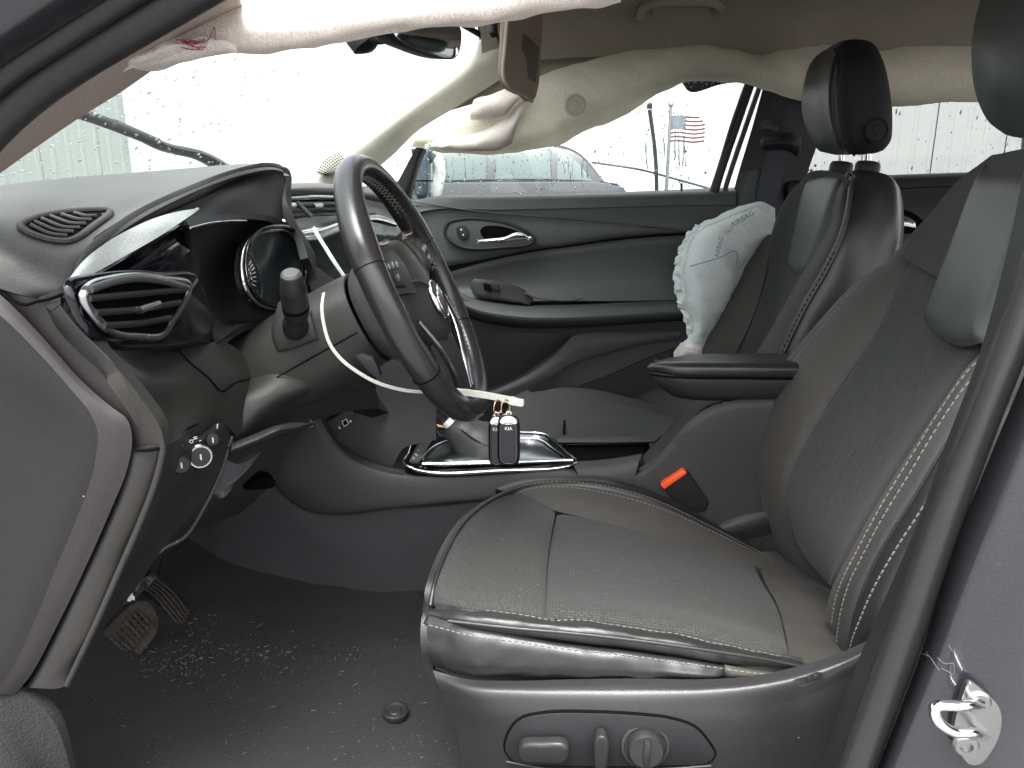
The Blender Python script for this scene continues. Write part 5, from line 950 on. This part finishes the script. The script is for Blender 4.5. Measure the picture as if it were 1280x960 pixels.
bl, G, N = loft('back_side_band', [L('1272,385,.83 1240,436,.825 1208,468,.82 1172,520,.82 1136,580,.82 1100,640,.825 1074,690,.835 1058,722,.845 1048,755,.86 1042,800,.88'), L('1275,430,.79 1245,470,.79 1212,510,.785 1180,555,.785 1142,618,.785 1106,675,.79 1084,716,.795 1070,750,.80 1060,785,.81 1054,815,.83')], 'leather_grey', ds, 70, 7, .03, puff=(1, 1, 0, 0), h=.005, r=.010)
stitches('band_stitching', G[2][4:], bl, step=.0085, ln=.0056, r=.001)
bs, G, N = loft('back_side', [L('1275,430,.79 1245,470,.79 1212,510,.785 1180,555,.785 1142,618,.785 1106,675,.79 1084,716,.795 1070,750,.80 1060,785,.81 1056,818,.83'), L('1290,470,.77 1260,520,.765 1225,570,.76 1192,620,.76 1160,670,.76 1130,715,.765 1105,755,.77 1088,785,.78 1075,805,.79 1066,822,.81'), L('1330,520,.79 1300,580,.78 1265,640,.78 1230,690,.78 1195,735,.78 1160,775,.785 1130,800,.79 1105,815,.80 1088,822,.80 1078,826,.82')], 'leather', ds, 70, 7, .03, puff=(1, 0, 0, 0), h=.006, r=.012)
stitches('side_stitching', G[3][4:], bs, step=.0085, ln=.0056, r=.001)
tube('side_piping', toward(G[0], .001), .0022, 'leather', bs, 8, 70)
loft('back_shell', [L('1330,200,1.22 1250,300,1.25 1180,420,1.27 1120,560,1.27 1080,700,1.26'), L('1420,200,1.03 1360,320,1.03 1300,450,1.03 1240,590,1.03 1190,720,1.03'), L('1440,200,.84 1420,340,.82 1390,480,.80 1330,640,.80 1270,760,.80')], 'dark_plastic', ds, 30, 6, .02, face=(1, 0, 0))
loft('cushion_rear', [L('930,696,1.20 946,708,1.18 958,730,1.09 973,758,.98 983,796,.88 986,826,.795'), L('965,690,1.22 985,705,1.19 1010,735,1.08 1030,765,.98 1042,800,.88 1040,830,.79'), L('985,700,1.23 1010,715,1.19 1040,740,1.08 1060,770,.98 1070,800,.88 1068,822,.80')], 'bolster', ds, 40, 7, .02, wr=(.003, .05))
loft('driver_headrest', [L('1236,-30,1.12 1220,20,1.13 1214,70,1.13 1219,115,1.13 1234,150,1.10 1256,168,1.06'), L('1262,-30,1.04 1250,20,1.02 1246,70,1.01 1250,115,1.01 1260,148,1.02 1272,172,1.02'), L('1330,-30,.95 1322,20,.93 1318,70,.92 1318,115,.92 1316,148,.93 1312,176,.96'), L('1420,-30,.95 1415,20,.92 1412,70,.91 1408,115,.91 1395,148,.93 1370,172,.97')], 'leather_grey', ds, 40, 8, .03)
bpy.data.objects['driver_headrest'].name = 'headrest'
for (u, Y) in ((1285, 1.06), (1335, .99)): tube('headrest_post', [P(u, 150, Y), P(u-4, 215, Y)], .006, 'chrome', ds, 12, 4)

# ------------------------------------------------------------------ passenger's seat
ps = thing('passenger_seat', 'grey cloth passenger seat behind the armrest with its headrest raised', 'car seat', (.3, 1.72, .35))
loft('cushion_insert', [L('650,492,1.98 690,488,1.96 720,492,1.94 780,505,1.94 840,522,1.94'), L('642,505,1.82 690,504,1.82 740,512,1.82 800,526,1.82 850,540,1.82'), L('640,530,1.66 690,532,1.66 740,540,1.66 800,552,1.66 860,560,1.66'), L('645,560,1.52 690,565,1.52 740,572,1.52 800,580,1.52 860,590,1.52')], 'fabric', ps, 40, 7, .03)
tube('cushion_seam', L('711,500,1.90 707,516,1.79 705,535,1.635 705,556,1.52'), .0025, 'void_black', ps, 6, 30)
pb, G, N = loft('far_bolster', [L('668,490,1.955 700,483,1.99 740,485,2.0 790,496,2.0 840,512,2.0 880,530,2.0'), L('672,493,1.94 705,489,1.965 745,493,1.965 790,505,1.965 835,520,1.965 870,535,1.965'), L('676,492,1.94 715,500,1.935 760,511,1.93 800,521,1.93 835,530,1.93 866,541,1.93')], 'bolster', ps, 40, 6, .02, puff=(1, 1, 0, 0), h=.006, r=.014)
loft('cushion_nose', [L('660,487,2.0 645,494,1.95 636,508,1.82 632,532,1.66 634,560,1.54'), L('648,500,1.99 634,515,1.93 625,535,1.80 622,560,1.64 625,580,1.53')], 'leather_grey', ps, 24, 4, .02)
loft('back_far_bolster', [L('962,288,1.97 935,305,2.0 910,340,2.0 885,385,2.0 870,425,1.99 866,452,1.98 870,490,1.97'), L('966,292,1.93 950,325,1.93 930,370,1.93 910,415,1.93 900,445,1.93 898,490,1.93'), L('962,300,1.90 957,340,1.89 945,385,1.88 930,420,1.87 918,445,1.87 910,490,1.87')], 'bolster', ps, 40, 7, .04, puff=(1, 0, 1, 0), h=.010, r=.03)
loft('back_insert', [L('1005,222,1.93 985,240,1.93 970,265,1.92 960,300,1.90 957,340,1.89 943,385,1.88 930,420,1.87 912,460,1.87'), L('1012,215,1.86 998,250,1.86 985,300,1.85 975,350,1.84 962,395,1.83 950,430,1.82 935,465,1.82'), L('1040,214,1.72 1020,260,1.72 1003,310,1.72 990,350,1.72 975,395,1.72 962,430,1.72 950,470,1.72'), L('1060,225,1.60 1045,270,1.61 1020,315,1.63 1000,350,1.64 980,395,1.65 962,435,1.65 955,475,1.66')], 'fabric', ps, 60, 8, .05, puff=(1, 0, 0, 0), h=.008, r=.02)
loft('shoulder_panel', [L('1004,224,1.825 997,247,1.835 990,282,1.825 983,315,1.815 979,330,1.80'), L('1028,217,1.72 1019,246,1.72 1009,286,1.71 997,326,1.70 989,343,1.70'), L('1054,217,1.63 1042,246,1.625 1028,286,1.625 1011,326,1.63 999,339,1.65')], 'leather_grey', ps, 40, 7, .02, puff=(1, 1, 1, 1), h=.014, r=.03)
loft('back_near_bolster', [L('1057,214,1.655 1040,240,1.66 1028,285,1.655 1010,325,1.655 985,370,1.66 960,415,1.665 935,455,1.67'), L('1060,216,1.63 1052,245,1.60 1040,290,1.585 1018,330,1.58 992,375,1.58 968,420,1.58 945,460,1.58'), L('1061,220,1.62 1054,262,1.575 1044,298,1.555 1024,336,1.55 998,380,1.55 976,425,1.55 955,470,1.55')], 'bolster', ps, 50, 7, .03, puff=(1, 1, 0, 0), h=.008, r=.016)
npb, G, N = loft('near_piping_band', [L('1061,220,1.618 1055,262,1.572 1045,298,1.552 1025,336,1.547 999,380,1.547 977,425,1.547 955,472,1.547'), L('1064,222,1.60 1060,262,1.555 1050,300,1.535 1032,338,1.53 1006,383,1.53 984,428,1.53 964,474,1.53')], 'leather_grey', ps, 50, 5, .02, puff=(1, 1, 0, 0), h=.004, r=.010)
stitches('back_stitching', G[1][:22], npb, 'stitch', .011, .007, .0012); stitches('back_stitching', G[-2][18:], npb, 'void_black', .011, .006, .0012)
loft('back_side', [L('1062,210,1.62 1066,225,1.60 1062,262,1.555 1052,300,1.535 1034,338,1.53 1008,383,1.53 986,428,1.53 966,474,1.53'), L('1085,209,1.60 1094,230,1.575 1092,275,1.55 1080,325,1.53 1062,370,1.52 1040,420,1.52 1020,450,1.52 1005,480,1.52'), L('1110,213,1.60 1120,238,1.575 1122,280,1.55 1116,325,1.54 1105,370,1.53 1090,420,1.53 1075,450,1.53 1060,480,1.53'), L('1120,222,1.64 1127,245,1.63 1130,285,1.62 1124,330,1.61 1114,375,1.60 1100,425,1.60 1085,455,1.60 1070,490,1.60')], 'leather', ps, 50, 8, .03, puff=(1, 0, 1, 0), h=.010, r=.03)
for (u, Y) in ((1052, 1.76), (1085, 1.64)):
    lathe('post_socket', P(u, 206, Y), (.1, 0, 1), [(-.02, .024), (.0, .024), (.006, .020), (.008, .008)], 'dark_plastic', ps, 20)
    tube('headrest_post', [P(u, 180, Y), P(u, 207, Y)], .0065, 'chrome', ps, 12, 4)
hr = loft('headrest', [L('1030,62,1.90 1012,75,1.91 1000,110,1.91 999,145,1.91 1010,175,1.90 1022,192,1.87'), L('1050,48,1.85 1030,70,1.83 1020,108,1.82 1020,148,1.82 1028,178,1.81 1040,197,1.80'), L('1062,46,1.76 1044,68,1.71 1036,108,1.69 1038,150,1.68 1048,182,1.68 1062,198,1.70')], 'leather_grey', ps, 50, 9, .06, puff=(1, 0, 1, 1), h=.010, r=.035)[0]
hs_, G, N = loft('headrest_side', [L('1040,58,1.71 1042,75,1.69 1036,110,1.675 1038,150,1.67 1048,180,1.67 1060,196,1.69'), L('1060,46,1.70 1060,75,1.62 1058,110,1.60 1060,150,1.60 1066,180,1.61 1074,197,1.65'), L('1085,47,1.68 1090,75,1.60 1094,110,1.585 1095,150,1.585 1094,178,1.60 1090,196,1.64'), L('1100,60,1.70 1110,82,1.64 1117,115,1.62 1120,150,1.62 1118,175,1.63 1106,191,1.66')], 'headrest_side', ps, 50, 9, .07, puff=(1, 1, 1, 1), h=.008, r=.03)
tube('headrest_piping', toward(L('1046,62,1.67 1048,85,1.645 1046,115,1.635 1049,150,1.63 1058,180,1.635 1068,194,1.65'), .002), .0028, 'leather', ps, 8, 40)
hbn = lathe('headrest_button', toward(P(1096, 163, 1.59), .004), (.25, -1, 0), [(-.01, .024), (.003, .024), (.005, .021), (.002, .019), (.002, .011), (.004, .009), (.004, 0)], 'headrest_side', ps, 28)

# ------------------------------------------------------------------ loose things
sa = thing('side_airbag', 'pale bluish white side airbag hanging burst from the passenger seatback', 'airbag', tuple(P(890, 350, 1.95)))
sab, G, N = loft('airbag_fabric', [L('968,262,1.985 950,254,1.995 925,260,2.0 895,272,2.01 872,285,2.01 857,300,2.0 849,325,1.99 847,350,1.98 851,375,1.98 860,400,1.985 864,420,1.99 850,432,2.0 843,443,2.0'), L('968,272,1.965 945,268,1.955 920,277,1.945 897,289,1.935 882,303,1.93 872,325,1.925 869,350,1.925 871,375,1.93 874,395,1.94 873,415,1.955 864,430,1.97 854,446,1.97'), L('968,285,1.97 950,290,1.955 935,303,1.945 922,320,1.94 912,340,1.935 904,360,1.94 897,380,1.945 890,398,1.95 883,416,1.965 876,432,1.97 868,450,1.97'), L('972,296,1.995 963,306,1.995 950,320,1.995 936,345,1.995 922,370,1.995 909,392,1.995 899,408,1.995 890,420,1.99 884,430,1.99 880,442,1.99 877,455,1.99')], 'airbag_cloth', sa, 130, 14, .004, wr=(.0045, .09, 'crease'))
tube('seam_cord', toward(G[6][8:-8], .003), .0028, 'airbag_cloth', sab, 6, 120)
for i, s in enumerate(('862,330 866,322 868,350 864,352', )): pass
tube('seam_line', toward(L('862,333,1.893 880,328,1.885 900,322,1.885 918,314,1.89 922,318,1.895 921,330,1.91'), .012), .0011, 'print_ink', sab, 5, 40)
for (t, u, v, Y, a, s) in (('AIRBAG', 928, 274, 1.915, 33, .017), ('SRS', 911, 289, 1.905, 42, .012), ('AIRBAG', 899, 309, 1.895, 80, .014)):
    letters('printed_word', t, toward(P(u, v, Y), .022), (math.cos(R(a)), 0, math.sin(R(a))), (-math.sin(R(a)), 0, math.cos(R(a))), s, 'print_ink', sab)
ebs = cr(L('872,283,1.995 857,300,1.99 848,325,1.98 845,350,1.97 849,375,1.97 859,400,1.975 863,420,1.98'), 120)
rg = random.Random(8); ph = np.cumsum([rg.uniform(.25, .62) for _ in range(120)])
ruf = [ebs+np.stack([0.0018*np.sin(ph*k_)+x_, y_+.0025*np.cos(ph*k_), .002*np.sin(ph*1.7)], 1) for x_, y_, k_ in ((-.004, .004, 1), (.003, -.004, 1), (.013, .000, 1))]
loft('gathered_edge', ruf, 'airbag_cloth', sab, 140, 5, .003, wr=(.004, .02, 'crease'))
loft('torn_lining', [L('846,436,2.0 852,430,1.99 868,428,1.98 876,432,1.97'), L('843,446,1.98 855,440,1.95 868,440,1.95 878,444,1.96'), L('846,456,1.99 856,454,1.97 870,454,1.97 880,456,1.97')], 'curtain_white', sab, 24, 5, .004, wr=(.010, .03))
sbt = thing('seat_belt', 'dark grey seat belt hanging from its loop on the far pillar', 'seat belt', tuple(P(965, 190, 2.07)))
loft('webbing', [L('957,188,2.075 968,187,2.07 984,189,2.065'), L('952,215,2.07 963,215,2.065 979,216,2.06'), L('946,245,2.075 957,246,2.07 972,247,2.065'), L('938,290,2.08 949,291,2.075 963,292,2.07'), L('925,350,2.09 936,351,2.085 950,352,2.08')], 'belt', sbt, 12, 5, .002)
loft('belt_guide', [L('950,172,2.07 970,166,2.06 992,164,2.06 1004,170,2.07'), L('951,182,2.05 970,178,2.035 990,178,2.035 1003,185,2.05'), L('954,190,2.065 968,188,2.055 984,190,2.05 998,198,2.06')], 'dark_plastic', sbt, 24, 6, .012, puff=(1, 1, 1, 1), h=.006, r=.012)
loft('height_adjuster', [L('950,152,2.085 962,148,2.08 975,158,2.08'), L('950,160,2.075 962,160,2.07 972,164,2.07')], 'leather_grey', sbt, 12, 4, .01, puff=(1, 1, 1, 1), h=.003, r=.006)
DY = .12
bk = thing('seat_belt_buckle', 'black seat belt buckle with an orange red release button beside the seat', 'buckle', tuple(P(855, 615, 1.27)))
slab('buckle_body', L('828,610,1.115 858,590,1.11 887,628,1.125 884,640,1.13 870,642,1.13 852,638,1.125'), (.004, .022, 0), 'dark_plastic', bk, .004, seg=3)
slab('release_button', L('825.5,606,1.112 854,588,1.107 859,592,1.107 830,612,1.112'), (.002, .018, 0), 'orange', bk, .002)
tube('buckle_stalk', L('868,632,1.135 890,655,1.16 915,690,1.2'), .010, 'dark_plastic', bk, 10, 14, flat=.5)
loft('stalk_boot', [L('900,655,1.13 925,640,1.135 955,628,1.14'), L('895,664,1.12 925,655,1.12 960,645,1.125'), L('905,680,1.14 935,675,1.14 965,668,1.14')], 'console_plastic', co, 16, 5, .01)
DY = 0.0
# cable tie and keys
ct = thing('cable_tie', 'white plastic cable tie looped round the steering column and holding the keys', 'cable tie', tuple(P(600, 497, .90)))
def strap(nm, pts, w2, th=.0012):
    p = cr(pts, 60); T = np.gradient(p, axis=0); T /= np.linalg.norm(T, axis=1)[:, None]
    V = np.cross(T, np.array((0.25, 1, .1))); V /= np.linalg.norm(V, axis=1)[:, None]
    return loft(nm, [p-V*w2, p+V*w2], 'white_plastic', ct, 60, 2, th)[0]
strap('tie_strap', L('404,366,.945 402,385,.925 405,408,.915 412,430,.91 425,448,.905 445,464,.90 470,478,.90 500,487,.91 522,490,.92 545,490,.94 570,490,.955'), .0021)
strap('tie_strap', L('566,489.5,.955 590,492,.955 615,496,.95 640,501,.945 654,504,.94'), .0042, .003)
strap('tie_tail', L('391,284,1.20 398,296,1.19 408,312,1.17 418,328,1.15 430,346,1.10'), .0032)
slab('tie_head', toward(cr(L('636,497,.945 648,499 655,502 654,508 646,508 634,504'), 24, True), .003), (0, .006, 0), 'white_plastic', ct, .001)
def ring(nm, u, v, Y, ru, rv, tilt, lab):
    c = P(u, v, Y); k = Y/FPX
    t = tag(tube(nm, [c+np.array((ru*k*math.cos(a), tilt*math.cos(a), rv*k*math.sin(a))) for a in np.linspace(0, 2*math.pi, 17)[:-1]], .0008, 'copper', None, 7, 40, closed=True), lab, 'key ring')
ring('key_ring', 622, 509.5, .945, 4.5, 10, .006, 'small copper wire key ring holding the left of two black key fobs')
ring('key_ring', 632, 509.5, .94, 5.5, 10.5, .004, 'larger copper wire key ring holding the right of two black key fobs')
def fob(u, v, Y, lab, wx):
    c = P(u, v, Y); t = thing('key_fob', lab, 'key fob', tuple(c), 'car key fobs on the cable tie')
    k = Y/FPX
    def pt(x, z, d=0): return c+np.array((x*k, .25*x*k*0-d, z*k))
    out = [(-wx, -26), (-wx*.85, -33), (-wx*.4, -35.5), (wx*.4, -35.5), (wx*.85, -33), (wx, -26), (wx*1.02, 0), (wx, 20), (wx*.86, 29), (wx*.45, 34), (-wx*.45, 34), (-wx*.86, 29), (-wx, 20), (-wx*1.02, 0)]
    slab('fob_body', cr(np.array([pt(x, z, .006) for x, z in out]), 50, True), (0, .012, 0), 'piano_black', t, .004, seg=3)
    tube('fob_rim', cr(np.array([pt(x*.98, z*.985, 0) for x, z in out]), 60, True), .0011, 'satin_silver', t, 6, 70, closed=True)
    slab('fob_cap', cr(np.array([pt(x, z, .0068) for x, z in ((-wx*.8, 24), (wx*.8, 24), (wx*.76, 29), (wx*.4, 33), (-wx*.4, 33), (-wx*.76, 29))]), 26, True), (0, .006, 0), 'chrome', t, .001)
    tube('loop_post', [pt(-3, 33), pt(-2.5, 38), pt(2.5, 38), pt(3, 33)], .0012, 'chrome', t, 6, 16)
    tube('button_line', cr(np.array([pt(x*.72, z*.8-3, .0068) for x, z in out]), 40, True), .0005, 'leather_grey', t, 5, 50, closed=True)
    letters('fob_letters', 'KIA', pt(0, 17, .0068), (1, 0, 0), (0, 0, 1), .0062, 'icon', t)
    return t
fob(621, 550, .953, 'black car key fob hanging behind and left of its twin', 10)
fob(636, 549, .935, 'black car key fob with silver rim hanging in front on the cable tie', 14)

# floor litter and the mat hook
mh = tag(lathe('mat_fastener', P(494, 889, .93)+np.array((0, 0, .0)), (0, 0, 1), [(-.004, .019), (.0015, .019), (.003, .016), (.0015, .013), (.001, .010), (.003, .008), (.003, .001)], 'dark_plastic', None, 28), 'round black mat fastener set in the carpet by the seat', 'mat fastener')
def floorz(x): return np.interp(x, xs, zs)
c = None
for Y in np.linspace(.7, 1.1, 400):
    q = P(494, 889, Y)
    if q[2] <= floorz(q[0])+.004: c = q; break
mh.location = Vector(c-P(494, 889, .93))
rg = np.random.default_rng(12); V, F = [], []
def onfloor(u, v):
    for Y in np.linspace(.68, 1.2, 260):
        q = P(u, v, Y)
        if q[2] <= floorz(q[0])+.006: return q
    return None
spots = [(210, 834, 26, 12, 60), (242, 815, 26, 10, 45), (320, 820, 50, 10, 70), (380, 810, 70, 22, 60), (265, 785, 26, 18, 50), (400, 850, 140, 60, 90), (300, 900, 180, 50, 60), (250, 730, 40, 22, 16), (490, 930, 60, 24, 24)]
for (cu, cv_, su, sv_, k) in spots:
    for i in range(k):
        q = onfloor(cu+su*rg.normal(), cv_+sv_*rg.normal())
        if q is None or q[1] > 1.12: continue
        a = rg.random()*6.28; ln = .0006+.0036*rg.random()**3; d = np.array((math.cos(a), math.sin(a), .3*rg.random()))*ln; s = np.array((-math.sin(a), math.cos(a), 0))*.00038; n = len(V)
        q = q+np.array((0, 0, .002)); V += [q-d-s, q-d+s, q+d+s, q+d-s, q-d+(0, 0, .0008), q+d+(0, 0, .0008)]
        F += [(n, n+1, n+4), (n+3, n+5, n+2), (n, n+4, n+5, n+3), (n+1, n+2, n+5, n+4), (n, n+3, n+2, n+1)]
mesh('litter', V, F, 'straw', None, False, kind='stuff')
